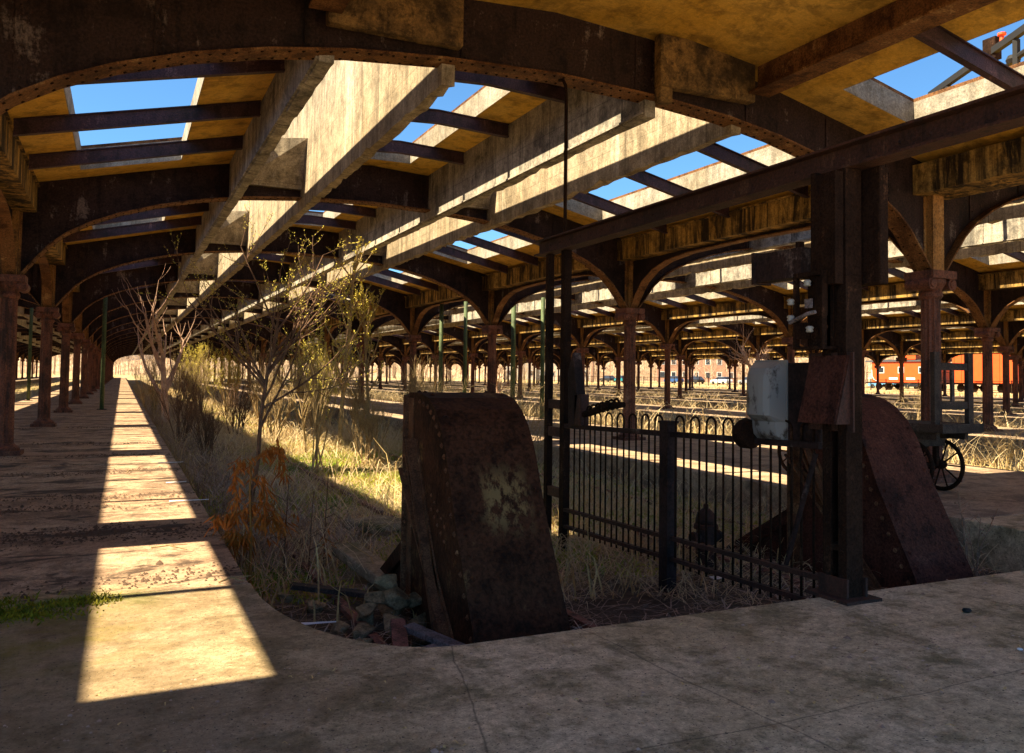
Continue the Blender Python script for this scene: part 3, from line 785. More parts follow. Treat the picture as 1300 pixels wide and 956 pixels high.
def hanging_pipe():
    t = thing('hanging_pipe', 'thin black pipe dropping from the arched girder to the far gate post', 'pipe', (4.36, 8.12, 2.9))
    m = MB(); m.tube([(0,.08,1.82),(0,.0,1.80),(0,-.06,1.72),(0,-.08,1.55),(0,-.08,-3.2)], .02, 8); obj('pipe_run', m, M['iron'], t, smooth=True)
    m = MB().box(-.04,.04,-.11,-.05,.0,.05); obj('pipe_clip', m, M['steel'], t)
hanging_pipe()
def hydrant():
    t = thing('hydrant', 'rusty domed hydrant standing behind the iron fence', 'hydrant', (5.12, 6.55, BED))
    m = MB(); m.lathe([(.13,0),(.13,.05),(.095,.06),(.09,.4),(.115,.41),(.115,.45),(.1,.46)], n=18); obj('barrel', m, M['steel_red'], t)
    m = MB(); m.lathe([(.1,.462),(.098,.5),(.08,.56),(.04,.6),(.025,.605),(.025,.64),(.01,.65)], n=18); obj('bonnet', m, M['steel_red'], t, smooth=True)
    for s in (-1,1):
        m = MB(); m.lathe([(.05,s*.08),(.05,s*.13),(.06,s*.131),(.06,s*.16)], (0,0,.33), 12, 0); obj('outlet_cap', m, M['steel_red'], t)
hydrant()
# ------------------------------------------------------------------ baggage cart
def cart():
    t = thing('baggage_cart', 'old flat baggage cart with slatted end rack parked beside a column', 'cart', (9.3, 8.4, 0))
    m = MB()
    for i in range(5): m.box(-.33+i*.135,-.33+i*.135+.128,-1.4,1.8,.84,.875)
    m.box(-.36,-.332,-1.42,1.82,.78,.88); m.box(.346,.374,-1.42,1.82,.78,.88); m.box(-.36,.374,-1.45,-1.42,.775,.885)
    obj('deck', m, M['timber'], t)
    m = MB()
    for x in (-.25,.26): m.box(x-.03,x+.03,-1.3,1.7,.68,.779)
    m.box(-.25,.26,-1.0,-.88,.58,.678); m.box(-.25,.26,1.05,1.17,.58,.678); obj('underframe', m, M['timber'], t)
    for e in (-1.3,):
        m = MB()
        for x in (-.3,.31): obj('rack_post', MB().box(x-.045,x+.045,e-.03,e+.03,.876,1.76), M['timber'], t)
        pass
        m = MB(); m.box(-.254,.264,e-.02,e+.02,1.54,1.63); m.box(-.254,.264,e-.02,e+.02,1.06,1.15); m.box(-.02,.03,e-.015,e+.015,1.151,1.539); obj('rack_rail', m, M['timber'], t)
    wm = MB(); wm.ring((0,0,0), 0, .31, .028, 28, 6); 
    sp = MB()
    for j in range(10):
        a = 2*PI*j/10; sp.tube([(0,0,0),(0,.3*math.cos(a),.3*math.sin(a))], .011, 5)
    hb = MB(); hb.lathe([(.05,-.06),(.06,-.03),(.06,.03),(.05,.06)], n=12, axis=0)
    a, b, c = wm.mesh('rim', M['iron'], True), sp.mesh('spokes', M['iron']), hb.mesh('hub', M['iron'])
    for x in (-.27,.28):
        for y in (-.92, 1.1):
            o = link('wheel', c, t, (x,y,.335)); link('rim', a, o); link('spokes', b, o)
    for y in (-.92,1.1):
        m = MB().tube([(-.27,y,.335),(.28,y,.335)], .022, 8); m.box(-.2,-.15,y-.03,y+.03,.34,.58); m.box(.16,.21,y-.03,y+.03,.34,.58)
        obj('axle', m, M['iron'], t)
cart()
# ------------------------------------------------------------------ green props
def props():
    L = [(-.62,33.5,4.5,.07,'faded green steel prop standing alone on the sunlit left platform'),
         (10.35,28.3,4.25,.075,'green prop standing between two columns of the right hand platform, leftmost of its row'),
         (12.2,30.6,4.3,.075,'green prop with a bright sunlit lower half left of a column on the right platform'),
         (12.6,27.0,4.35,.085,'thickest and brightest green prop right of the column behind the bumping post'),
         (12.55,24.6,4.0,.07,'green prop just left of the far gate post'),
         (-3.8,43.6,4.2,.07,'dark green prop beyond the leftmost row of columns')]
    for x, y, h, r, lb in L:
        t = thing('steel_prop', lb, 'prop', (x,y,0), 0, 'green props under the roof')
        m = MB(); m.lathe([(r,.02),(r,h)], n=12); obj('pole', m, M['green_paint'], t, smooth=True)
        m = MB().box(-.16,.16,-.16,.16,0,.02); obj('foot_plate', m, M['steel'], t)
props()
# ------------------------------------------------------------------ roof pipe seen through the skylight
def roof_pipe():
    t = thing('roof_pipe_rail', 'black pipe rail with valve fittings above the roof seen through the right skylight', 'pipe rail', (11.6, 8, 5.3))
    def P(x, y, z): return (x-11.6, y-8, z-5.3)
    K = M['rubber']
    m = MB(); m.bar(P(12.3,9.75,6.25), P(10.4,5.9,6.25), .08, .1); obj('rail_bar', m, K, t)
    for x, y in ((12.03,9.2),(11.2,7.5)):
        m = MB(); a = P(x,y,5.0); b = P(x,y,6.19); m.bar(a, b, .07, .07, (1,0,0)); obj('rail_post', m, K, t)
    m = MB(); c = P(11.47,8.05,6.25); m.box(c[0]-.07,c[0]+.07,c[1]-.1,c[1]+.1,c[2]-.12,c[2]+.2); m.lathe([(.05,-.22),(.09,-.17),(.07,-.1),(.09,-.06)], c, 10); obj('valve_body', m, M['iron'], t)
    m = MB(); c = P(11.36,7.82,6.25); m.lathe([(.035,.051),(.03,.14),(.06,.15),(.06,.18),(.03,.19)], c, 10); obj('valve_wheel', m, M['red'], t)
    m = MB(); m.tube([P(11.62,8.2,5.72),P(11.56,8.1,5.85),P(11.45,7.9,5.9),P(11.2,7.45,5.95),P(10.9,6.8,5.97)], .045, 8); m.lathe([(.07,-.06),(.1,0),(.07,.06)], P(11.28,7.6,5.95), 10); obj('bent_pipe', m, K, t)
roof_pipe()
# ------------------------------------------------------------------ trains beyond the shed
TX, TZ = 84, .3
def truck(t, y, n=2):
    tr = MB()
    tr.box(-.95,-.8,y-1.1,y+1.1,.35,.62); tr.box(.8,.95,y-1.1,y+1.1,.35,.62); tr.box(-.8,.8,y-.2,y+.2,.4,.7)
    o = obj('truck', tr, M['iron'], t)
    for yy in (y-.8, y+.8):
        for x in (-.75,.75):
            w = MB(); w.lathe([(.42,-.05),(.46,-.04),(.42,.05)], (x,yy,.44), 18, 0); obj('wheel', w, M['iron'], o)
def caboose():
    t = thing('caboose', 'orange red caboose with small square windows beyond the right end of the shed', 'caboose', (TX, 69.6, TZ))
    b = MB().box(-1.35,1.35,-4.3,4.3,.95,3.35); obj('body', b, M['red'], t)
    b = MB(); b.prism([(-1.5,3.352),(1.5,3.352),(1.3,3.5),(0,3.66),(-1.3,3.5)], 1, -5.3, 5.3); obj('roof', b, M['roof_dark'], t)
    b = MB().box(-1.0,1.0,-1.6,.4,3.62,4.3); b.box(-1.1,1.1,-1.7,.5,4.301,4.37); obj('cupola', b, M['red'], t)
    for y in (-2.7, .1, 2.9):
        f = MB(); f.box(-1.39,-1.352,y-.42,y+.42,2.0,2.75); o = obj('window', f, M['white'], t)
        p = MB().box(-1.4,-1.391,y-.34,y+.34,2.08,2.67); obj('pane', p, M['glass'], o)
    b = MB().box(-1.3,1.3,-5.3,5.3,.78,.948); obj('frame', b, M['iron'], t)
    for s in (-1,1):
        r = MB()
        pts = [(-1.38, s*4.3, 2.4), (-1.42, s*4.2, 1.6), (-1.42, s*3.9, 1.2), (-1.42, s*3.4, 1.05)]
        r.tube(pts, .05, 6); obj('grab_rail', r, M['white'], t)
        r = MB()
        for x in (-1.2,0,1.2): r.tube([(x, s*5.2,.95),(x,s*5.2,2.1)], .03, 6)
        r.tube([(-1.2,s*5.2,2.1),(1.2,s*5.2,2.1)], .03, 6); r.box(-1.3,-.9,s*5.0-.2,s*5.0+.2,.3,.36); obj('end_railing', r, M['iron'], t)
        r = MB().box(-1.36,-1.353,s*1.2-.6,s*1.2+.6,1.25,1.5); obj('white_patch', r, M['white'], t)
    for y in (-3,3): truck(t, y)
caboose()
def boxcar():
    t = thing('boxcar', 'bright orange tall boxcar between the caboose and the edge of the photo', 'boxcar', (TX-1, 58.6, TZ))
    b = MB().box(-1.45,1.45,-3.6,3.6,1.0,4.35)
    for i in range(9): b.box(-1.5,-1.452,-3.55+i*.86,-3.45+i*.86,1.02,4.3)
    obj('body', b, M['red'], t)
    b = MB(); b.prism([(-1.55,4.352),(1.55,4.352),(0,4.6)], 1, -3.7, 3.7); obj('roof', b, M['red_pale'], t)
    b = MB().box(-1.54,-1.503,-1.0,1.0,1.15,4.1); obj('door', b, M['red'], t)
    b = MB().box(-1.3,1.3,-3.6,3.6,.8,.998); obj('frame', b, M['iron'], t)
    for y in (-2.3,2.3): truck(t, y)
boxcar()
def coach():
    t = thing('work_car', 'faded red and white rail car at the right edge behind the boxcar', 'rail car', (TX+3, 47, TZ))
    b = MB().box(-1.4,1.4,-6.5,6.5,2.4,4.2); obj('upper_body', b, M['red_pale'], t)
    b = MB().box(-1.38,1.38,-6.5,6.5,1.0,2.398); obj('lower_body', b, M['white'], t)
    b = MB(); b.prism([(-1.5,4.202),(1.5,4.202),(.9,4.5),(-.9,4.5)], 1, -6.6, 6.6); obj('roof', b, M['roof_dark'], t)
    for i in range(6):
        f = MB().box(-1.44,-1.402,-5.6+i*2.1,-4.6+i*2.1,2.8,3.6); o = obj('window', f, M['white'], t)
        p = MB().box(-1.46,-1.441,-5.5+i*2.1,-4.7+i*2.1,2.88,3.52); obj('pane', p, M['glass'], o)
    for y in (-4.5,4.5): truck(t, y)
coach()
def yard_fence():
    t = thing('yard_fence', 'low dark railing running along the far side of the rail yard', 'fence', (78, 60, .3))
    m = MB()
    for z in (.25,1.15): m.box(-.02,.02,-30,95,z,z+.05)
    obj('rail', m, M['iron'], t)
    pm = MB().box(-.04,.04,-.04,.04,0,1.3).mesh('fence_post', M['iron'])
    for i in range(60): link('fence_post', pm, t, (0,-30+i*2.1,0))
yard_fence()
def parked_car(x, y, rz, col, lb):
    t = thing('parked_car', lb, 'car', (x,y,.3), rz, 'cars parked beyond the shed')
    m = MB(); m.prism([(-2.1,.32),(2.15,.32),(2.2,.6),(2.1,.78),(1.1,.9),(-1.9,.95),(-2.15,.8)], 1, -.85, .85); obj('body', m, col, t, bevel=.06)
    m = MB(); m.hexa([(-1.8,-.78,.952),(1.05,-.78,.902),(1.05,.78,.902),(-1.8,.78,.952),(-1.2,-.62,1.45),(.35,-.62,1.45),(.35,.62,1.45),(-1.2,.62,1.45)]); obj('cabin_glass', m, M['glass'], t)
    m = MB().box(-1.15,.32,-.6,.6,1.452,1.48); obj('roof', m, col, t)
    wm = MB(); wm.lathe([(.3,-.1),(.32,-.06),(.32,.06),(.3,.1)], n=18, axis=1); w = wm.mesh('wheel', M['rubber'])
    for a in (-1.3,1.35):
        for b in (-.8,.8): link('wheel', w, t, (a,b,.32))
def cars():
    mc = {k: plain('car_paint_'+k, c, .25, .05, 6, .5) for k, c in dict(blue=(.03,.08,.22), black=(.015,.016,.02), white=(.7,.7,.7), grey=(.25,.26,.28), teal=(.02,.2,.24), red=(.5,.02,.015), sky=(.12,.3,.5)).items()}
    L = [('blue',102,141,'dark blue car, leftmost of the close group seen past two columns'),('black',102.5,134.5,'black car between the dark blue and the white cars'),('white',104,128.5,'white car seen just left of the right tree'),
         ('grey',105,122,'silver grey car parked between the white and the red cars'),('red',105.5,117,'bright red car parked behind the right tree'),('teal',97,152,'teal car parked alone further left'),('black',98,160,'black car parked left of the teal car'),
         ('sky',97,84.5,'light blue car left of the caboose end'),('black',99,80.5,'black car parked against the caboose end')]
    for c, x, y, lb in L: parked_car(x, y, PI/2+random.uniform(-.15,.15), mc[c], lb)
cars()
# ------------------------------------------------------------------ buildings, wooded ridge
def building(x, y, w, d, h, rz, mat, lb, rows, cols):
    t = thing('apartment_building', lb, 'building', (x,y,.3), rz)
    m = MB().box(-w/2,w/2,-d/2,d/2,0,h); obj('wall', m, mat, t)
    m = MB().box(-w/2-.3,w/2+.3,-d/2-.3,d/2+.3,h+.002,h+.5); obj('roof', m, M['roof_dark'], t)
    fm = MB().box(-.7,.7,-.06,-.002,0,1.7).mesh('window', M['white']); pm = MB().box(-.55,.55,-.09,-.062,.12,1.58).mesh('pane', M['glass'])
    for r in range(rows):
        for c in range(cols):
            o = link('window', fm, t, (-w/2+w*(c+.5)/cols, -d/2, 1.2+r*(h-1)/rows)); link('pane', pm, o)
building(150, 196, 22, 12, 12, -.7, M['brick'], 'red brick apartment block with white windows seen past the far columns', 3, 7)
building(120, 232, 26, 12, 9, -.45, M['cream'], 'pale cream building behind the bare woods left of the brick block', 2, 8)
building(30, 330, 60, 14, 9, -.1, M['cream'], 'long pale building at the bright far end of the shed', 2, 14)
def ridge():
    V, F = [], []; n = 90
    for j, (f, hh) in enumerate(((0,0),(.25,.55),(.5,.85),(.75,1),(1,.9))):
        for i in range(n):
            a = math.radians(-60+170*i/(n-1)); R = 300+f*160+20*math.sin(i*.5)
            h = (26+7*math.sin(i*.31)+4*math.sin(i*.83+1))*hh*(.35+.65*min(1,max(0,(a+.1)*2.2)))
            V.append((R*math.sin(a), R*math.cos(a), h))
    for j in range(4):
        for i in range(n-1): F.append((j*n+i, j*n+i+1, (j+1)*n+i+1, (j+1)*n+i))
    o = link('hills', fast_mesh('hills', V, F, M['hill'])); tag(o, 'low brown ridge beyond the rail yard', None, None, 'structure')
ridge()
def ribbons(segs, w0, w1):
    """segs: (n, k, 3) polylines -> crossed flat ribbons"""
    P = np.asarray(segs, float); n, k, _ = P.shape
    w0 = np.broadcast_to(np.asarray(w0, float).reshape(-1,1), (n,1)); w1 = np.broadcast_to(np.asarray(w1, float).reshape(-1,1), (n,1))
    a = rng.uniform(0, PI, n); side = np.stack([np.cos(a), np.sin(a), np.zeros(n)], 1)[:,None,:]
    t = np.linspace(0,1,k)[None,:,None]; w = (w0[:,:,None]*(1-t)+w1[:,:,None]*t)/2
    A = P-side*w; B = P+side*w
    V = np.stack([A,B], 2).reshape(-1,3)
    i = np.arange(n)[:,None]*k*2+np.arange(k-1)[None,:]*2; i = i.reshape(-1)
    return V, np.stack([i,i+1,i+3,i+2], 1)
def woods():
    n = 5200; a = np.radians(rng.uniform(-25, 100, n)); R = rng.uniform(215, 430, n)
    x, y = R*np.sin(a), R*np.cos(a); keep = ~((x < 60)&(y < 215)&(x > -45)); x, y, R = x[keep], y[keep], R[keep]; n = len(x)
    z0 = np.clip((R-300)/160, 0, 1)*24
    h = rng.uniform(7, 13, n)
    S = []; 
    base = np.stack([x,y,z0], 1); top = base+np.stack([rng.normal(0,.7,n), rng.normal(0,.7,n), h], 1)
    S.append(np.stack([base, base*.5+top*.5+rng.normal(0,.2,(n,3)), top], 1)); W = [rng.uniform(.1,.3,n)]
    for q in range(14):
        f = rng.uniform(.15,.95,n)[:,None]; p = base+(top-base)*f; d = rng.normal(0,1,(n,3)); d[:,2] = np.abs(d[:,2])*.8+.5
        e = p+d*(1.25-f)*2.9
        S.append(np.stack([p, (p+e)/2+rng.normal(0,.25,(n,3)), e], 1)); W.append(np.full(n,.11))
    V, F = ribbons(np.concatenate(S), np.concatenate(W), .05)
    o = link('bare_woods', fast_mesh('bare_woods', V, F, M['wood_far'])); tag(o, 'distant leafless woods in front of the brown ridge', None, None, 'stuff')
woods()
# ------------------------------------------------------------------ grass, straw, twigs
def beds_xy(n, ylo, yhi, bed, edge=.05, p=1.0):
    x0 = rx(bed)+PE+edge; x1 = rx(bed+1)-PE-edge
    u = rng.uniform(0,1,n)**p; return rng.uniform(x0, x1, n), ylo+(yhi-ylo)*u
def clear(x, y):
    # keep the bumping posts and the bare soil by the concourse free
    k = (y > 6.3+.9*np.sin(x*2.1)) & ~((np.abs(x-2.37) < .5)&(y < 7.6)) & ~((np.abs(x-6.28) < .5)&(y < 7.6))
    return k
def tufts(x, y, h, w, lean, k=3):
    n = len(x); b = np.stack([x, y, np.full(n, BED-.01)], 1); a = rng.uniform(0, 2*PI, n); l = rng.uniform(.1,1,n)*lean
    d = np.stack([np.cos(a)*l, np.sin(a)*l, np.ones(n)], 1)*h[:,None]
    m = b+d*np.array([.35,.35,.62]); e = b+d*np.array([1.1,1.1,.95])
    return np.stack([b,m,e],1)
def vegetation():
    def noise2(x, y, s=1.0): return .5+.25*np.sin(x*1.9*s+1.3*np.sin(y*.7*s))+.25*np.sin(y*1.3*s+1.7*np.sin(x*1.1*s+2))
    # dry grass of the two near tracks
    S, Wd = [], []
    for n, ylo, yhi, p in ((60000, 6.2, 26, 1.25), (42000, 20, 90, 1.3)):
        x, y = beds_xy(n, ylo, yhi, 0, .03, p); k = clear(x, y) & (rng.uniform(0,1,n) < .35+.65*noise2(x,y)); x, y = x[k], y[k]
        edge = np.exp(-((x-.9)/.7)**2)
        h = rng.gamma(3, .042, len(x))*(1+1.0*edge*(y > 8))*(.3+noise2(x,y,.6))*np.clip((y-5)/14,.2,1)
        S.append(tufts(x, y, h, .01, .9)); Wd.append(np.where(y < 26, .007, .016))
    V, F = ribbons(np.concatenate(S), np.concatenate(Wd), .002)
    tag(link('dry_grass', fast_mesh('dry_grass', V, F, M['straw'])), 'dead tan grass covering the two near track beds', None, None, 'stuff')
    # green weeds: small leafy blades in patches
    S, Wd = [], []
    for n, ylo, yhi, p in ((90000, 6.6, 22, 1.0), (24000, 18, 60, 1.3)):
        x, y = beds_xy(n, ylo, yhi, 0, .03, p); k = clear(x, y) & (noise2(x+4,y*1.2+2,.9)+.25*rng.normal(0,1,n) > .62); x, y = x[k], y[k]
        S.append(tufts(x, y, rng.uniform(.03,.11,len(x)), .02, 1.6)); Wd.append(np.where(y < 22, .026, .034))
    V, F = ribbons(np.concatenate(S), np.concatenate(Wd), .006)
    tag(link('green_weeds', fast_mesh('green_weeds', V, F, M['weed'])), 'low bright green weeds in patches between the dead grass', None, None, 'stuff')
    # arching bleached stems, tangles
    S = []
    for n, ylo, yhi, bed, p in ((4200, 7.5, 26, 0, 1.1), (4200, 18, 70, 0, 1.2), (7000, 7, 60, 1, 1.2), (6000, 9, 80, 2, 1.1), (5000, 12, 90, 3, 1.1), (3000, 12, 60, -1, 1.1)):
        cx, cy = beds_xy(max(6,n//22), ylo, yhi, bed, .3, p); i = rng.integers(0, len(cx), n)
        x = cx[i]+rng.normal(0,.35,n); y = cy[i]+rng.normal(0,.35,n); x = np.clip(x, rx(bed)+PE+.05, rx(bed+1)-PE-.05)
        a = rng.uniform(0,2*PI,n); L = rng.uniform(.25,1.1,n)*(.6 if bed == 0 else 1.05); H = L*rng.uniform(.25,.9,n)
        t = np.linspace(0,1,6)[None,:]
        px = x[:,None]+np.cos(a)[:,None]*L[:,None]*t; py = y[:,None]+np.sin(a)[:,None]*L[:,None]*t
        pz = BED+H[:,None]*np.sin(t*rng.uniform(1.6,3.0,n)[:,None])
        S.append(np.stack([px,py,pz],2))
    n = 5200; x = rng.uniform(3.2, 7.78, n); y = rng.uniform(5.4, 13, n); k = clear(x, y+1.2); x, y = x[k], y[k]; n = len(x)
    a = rng.uniform(0,2*PI,n); L = rng.uniform(.12,.55,n); H = L*rng.uniform(.05,.55,n); t = np.linspace(0,1,6)[None,:]
    S.append(np.stack([np.clip(x[:,None]+np.cos(a)[:,None]*L[:,None]*t,.9,7.8), y[:,None]+np.sin(a)[:,None]*L[:,None]*t, BED+.01+H[:,None]*np.sin(t*rng.uniform(1.8,3.1,n)[:,None])],2))
    Q = np.concatenate(S); V, F = ribbons(Q, np.clip(.0008*np.hypot(Q[:,0,0], Q[:,0,1]),.006,.022), .005)
    tag(link('straw_tangle', fast_mesh('straw_tangle', V, F, M['straw_pale'])), 'bleached arching dead stems tangled over the track beds', None, None, 'stuff')
    n = 9000; y = 8+rng.uniform(0,1,n)**1.3*50; x = .86+rng.gamma(2.2,.42,n); k = (x < 3.4); x, y = x[k], y[k]; n = len(x)
    h = rng.uniform(.1,.55,n)*np.exp(-(x-.9)*.45); T = tufts(x, y, h, .01, .8)
    S2 = [T]
    for q in range(3):
        f = rng.uniform(.4,.9,n)[:,None]; p = T[:,1]*(1-f)+T[:,2]*f; e = p+np.stack([rng.normal(0,.07,n), rng.normal(0,.07,n), rng.uniform(0,.1,n)],1); S2.append(np.stack([p,(p+e)/2,e],1))
    V, F = ribbons(np.concatenate(S2), .008, .003)
    tag(link('brown_weeds', fast_mesh('brown_weeds', V, F, M['twig'])), 'brown twiggy weeds in the shade along the left platform edge', None, None, 'stuff')
    # grass of the further beds
    S, Wd = [], []
    for bed in range(-3, 6):
        n = {1: 30000, 2: 18000, -1: 7000}.get(bed, 9000)
        x, y = beds_xy(n, 6 if bed != -1 else 12, 120, bed, .05, 1.4)
        k = rng.uniform(0,1,n) < .3+.7*noise2(x,y); x, y = x[k], y[k]
        S.append(tufts(x, y, rng.gamma(3,.08,len(x)), .02, .9)); Wd.append(np.full(len(x), .02))
    n = 26000; x = rng.uniform(73.6, 100, n); y = rng.uniform(25, 190, n); k = ~((np.abs(x-TX-.5) < 2.6)&(y < 80)&(y > 40)); x, y = x[k], y[k]
    T = tufts(x, y, rng.gamma(3,.09,len(x)), .02, .9); T[:,:,2] += .45; S.append(T); Wd.append(np.full(len(x), .05))
    V, F = ribbons(np.concatenate(S), np.concatenate(Wd), .004)
    tag(link('far_dry_grass', fast_mesh('far_dry_grass', V, F, M['straw'])), 'tall dead grass in the further track beds', None, None, 'stuff')
    # twigs and leaf litter at the pit end
    n = 5200; x = rng.uniform(1.0, 7.6, n); y = rng.uniform(4.2, 9.0, n)
    x = np.clip(x, .9, 7.75); a = rng.uniform(0,2*PI,n); L = rng.gamma(2,.07,n)
    z = BED+rng.uniform(.0,.07,n)
    P = np.stack([np.stack([x-np.cos(a)*L, y-np.sin(a)*L, z],1), np.stack([x+rng.normal(0,.02,n), y+rng.normal(0,.02,n), z+rng.uniform(0,.05,n)],1), np.stack([x+np.cos(a)*L, y+np.sin(a)*L, z+rng.uniform(-.02,.06,n)],1)],1)
    P[:,:,1] = np.maximum(P[:,:,1], 4.16)
    V, F = ribbons(P, rng.choice([.006,.008,.014], n), .005)
    tag(link('twig_litter', fast_mesh('twig_litter', V, F, M['twig'])), 'dark fallen twigs and leaf litter on the soil behind the concourse edge', None, None, 'stuff')
    # crumbs of dirt on the platform
    n = 9000; x = rng.uniform(rx(0)-1.5, .8, n); c = rng.choice([6.2,7.75,8.05,8.2,9.6,10.4,12.9,15.4,18,23], n); y = c+rng.normal(0,.14,n)+.1*np.sin(x*3+c); s = rng.gamma(2,.0025,n)+.002; k = rng.uniform(0,1,n) < .35+.65*(np.sin(x*2.3+c*5) > -.3); x, y, s = x[k], y[k], s[k]; n = len(x)
    o = np.array([[-1,-1,0],[1,-1,0],[1,1,0],[-1,1,0],[0,0,1.1]]); b = np.stack([x,y,np.full(n,.001)],1)
    V = (b[:,None,:]+o[None]*s[:,None,None]).reshape(-1,3); i = np.arange(n)[:,None]*5
    F = np.concatenate([i+np.array([[0,1,4]]), i+np.array([[1,2,4]]), i+np.array([[2,3,4]]), i+np.array([[3,0,4]])])
    tag(link('dirt_crumbs', fast_mesh('dirt_crumbs', V, F, M['crumb'])), 'small crumbs of dirt gathered along the platform joints', None, None, 'stuff')
    n = 15000; x = -2.6+2.75*rng.uniform(0,1,n)**.8; y = 5.72+rng.normal(0,.12,n)+.06*np.sin(x*5); k = rng.uniform(0,1,n) < (.55+.45*np.sin(x*7+2*np.sin(y*9)))*np.clip((.05-x)*2.2,0,1); x, y = x[k], y[k]; n = len(x)
    b = np.stack([x,y,np.full(n,.0)],1); a = rng.uniform(0,2*PI,n); h = rng.uniform(.006,.026,n)
    e = b+np.stack([np.cos(a)*h*.7, np.sin(a)*h*.7, h],1)
    V, F = ribbons(np.stack([b,(b+e)/2+np.array([0,0,.002]),e],1), .012, .004)
    tag(link('moss', fast_mesh('moss', V, F, M['moss'])), 'bright green moss growing along the first platform joint', None, None, 'stuff')
vegetation()
def grit():
    n = 2600; x = rng.uniform(-1.2, 8, n); y = rng.uniform(1.9, 4.12, n); s_ = rng.gamma(2,.0016,n)+.0012
    k = rng.uniform(0,1,n) < .3+.7*(np.sin(x*1.7+2*np.sin(y*2.3)) > .1); x, y, s_ = x[k], y[k], s_[k]; n = len(x)
    o = np.array([[-1,-.8,0],[1,-1,0],[.9,1,0],[-1,1,0],[.1,0,.9]]); b = np.stack([x,y,np.full(n,.0005)],1)
    V = (b[:,None,:]+o[None]*s_[:,None,None]).reshape(-1,3); i = np.arange(n)[:,None]*5
    F = np.concatenate([i+np.array([[0,1,4]]), i+np.array([[1,2,4]]), i+np.array([[2,3,4]]), i+np.array([[3,0,4]])])
    tag(link('grit', fast_mesh('grit', V, F, M['twig'])), 'fine grit and crumbs scattered over the concourse floor', None, None, 'stuff')
    n = 160; x = rng.uniform(-1, 7.5, n); y = rng.uniform(2.2, 4.1, n); a = rng.uniform(0,6.28,n); L = rng.uniform(.012,.04,n)
    P = np.stack([np.stack([x,y,np.full(n,.004)],1), np.stack([x+np.cos(a)*L*.5,y+np.sin(a)*L*.5,np.full(n,.012)],1), np.stack([x+np.cos(a)*L,y+np.sin(a)*L,np.full(n,.005)],1)],1)
    V, F = ribbons(P, .014, .003)
    tag(link('leaf_litter', fast_mesh('leaf_litter', V, F, M['straw'])), 'dry leaf scraps blown over the concourse floor', None, None, 'stuff')
grit()
def platform_twigs():
    L = [((.25,7.25),(.5,7.05),'pale forked twig on the platform between the two sunlit patches'),((.62,5.9),(.78,5.86),'curled orange leaf stalk on the moss joint at the platform edge'),((.1,12.6),(.15,12.9),'thin twig on the sunlit platform strip beside the weeds')]
    for a, b, lb in L:
        m = MB(); mx = ((a[0]+b[0])/2, (a[1]+b[1])/2+.03, .03)
        m.tube([(a[0],a[1],.008), mx, (b[0],b[1],.012)], [.006,.007,.004], 5); m.tube([mx,(mx[0]+.14,mx[1]+.05,.02)], [.005,.003], 5)
        tag(obj('twig', m, M['bark_straw']), lb, 'twig')
platform_twigs()
# ------------------------------------------------------------------ saplings and shrubs
def perp(d):
    r = Vector((random.gauss(0,1), random.gauss(0,1), random.gauss(0,1))); r -= d*r.dot(d); return r.normalized()
def grow(mb, tips, p, d, L, r, depth, cfg):
    n = 5; pts = [p]; q = p; dd = d
    for i in range(n):
        dd = (dd+perp(dd)*cfg['wob']+Vector((0,0,1))*cfg['up']*(1 if depth < cfg['depth'] else cfg.get('trunk_up', .3))).normalized()
        q = q+dd*L/n; pts.append(q)
    rs = [r*(1-.55*i/n) for i in range(n+1)]
    mb.tube(pts, rs, 6 if r > .012 else 4, False)
    if depth == 0: tips.append(pts); return
    kids = cfg['kids'][cfg['depth']-depth]
    for j in range(kids):
        f = random.uniform(cfg['from'] if depth == cfg['depth'] else .25, 1.0) if j < kids-1 else 1.0
        i = min(n-1, int(f*n)); pt = pts[i].lerp(pts[i+1], f*n-i)
        ax = (pts[i+1]-pts[i]).normalized(); sp = cfg['spread']*random.uniform(.6,1.3)
        nd = (ax*math.cos(sp)+perp(ax)*math.sin(sp)).normalized()
        grow(mb, tips, pt, nd, L*cfg['ratio']*random.uniform(.7,1.25)*(1.15-.4*f), max(.0025, rs[i]*.62), depth-1, cfg)
def sapling(name, lb, cat, x, y, h, r, seed, mat, cfg, buds=None, lean=(0,0), z=BED, group=None):
    random.seed(seed); t = thing(name, lb, cat, (x,y,z), 0, group)
    c = dict(depth=3, kids=[6,5,4], wob=.09, up=.09, spread=.6, ratio=.55, **{'from': .4}); c.update(cfg)
    mb, tips = MB(), []
    for s in range(c.get('stems', 1)):
        l2 = (lean[0]+(random.gauss(0,.22) if s else 0), lean[1]+(random.gauss(0,.22) if s else 0))
        grow(mb, tips, Vector((random.gauss(0,.08) if s else 0, random.gauss(0,.08) if s else 0, -.03)), Vector((l2[0],l2[1],1)).normalized(), h*c.get('tl',.62)*(1 if not s else random.uniform(.6,1)), r*(1 if not s else .7), c['depth'], c)
    obj('trunk', mb, mat, t)
    if buds:
        dens, size = buds; b = MB()
        for pts in tips:
            for i in range(len(pts)-1):
                for k in range(dens):
                    p = pts[i].lerp(pts[i+1], random.random())
                    if random.random() < .25: continue
                    e = perp(Vector((0,0,1)))*size*1.5; u = Vector((random.gauss(0,.3),random.gauss(0,.3),1)).normalized()*size*1.6; w = e.cross(u).normalized()*size*.5
                    b.add([p, p+e*.6+u*.3+w, p+e+u, p+e*.6+u*.3-w], [(0,1,2),(0,2,3)])
        if b.v: obj('buds', b, M['bud'], t)
    return t
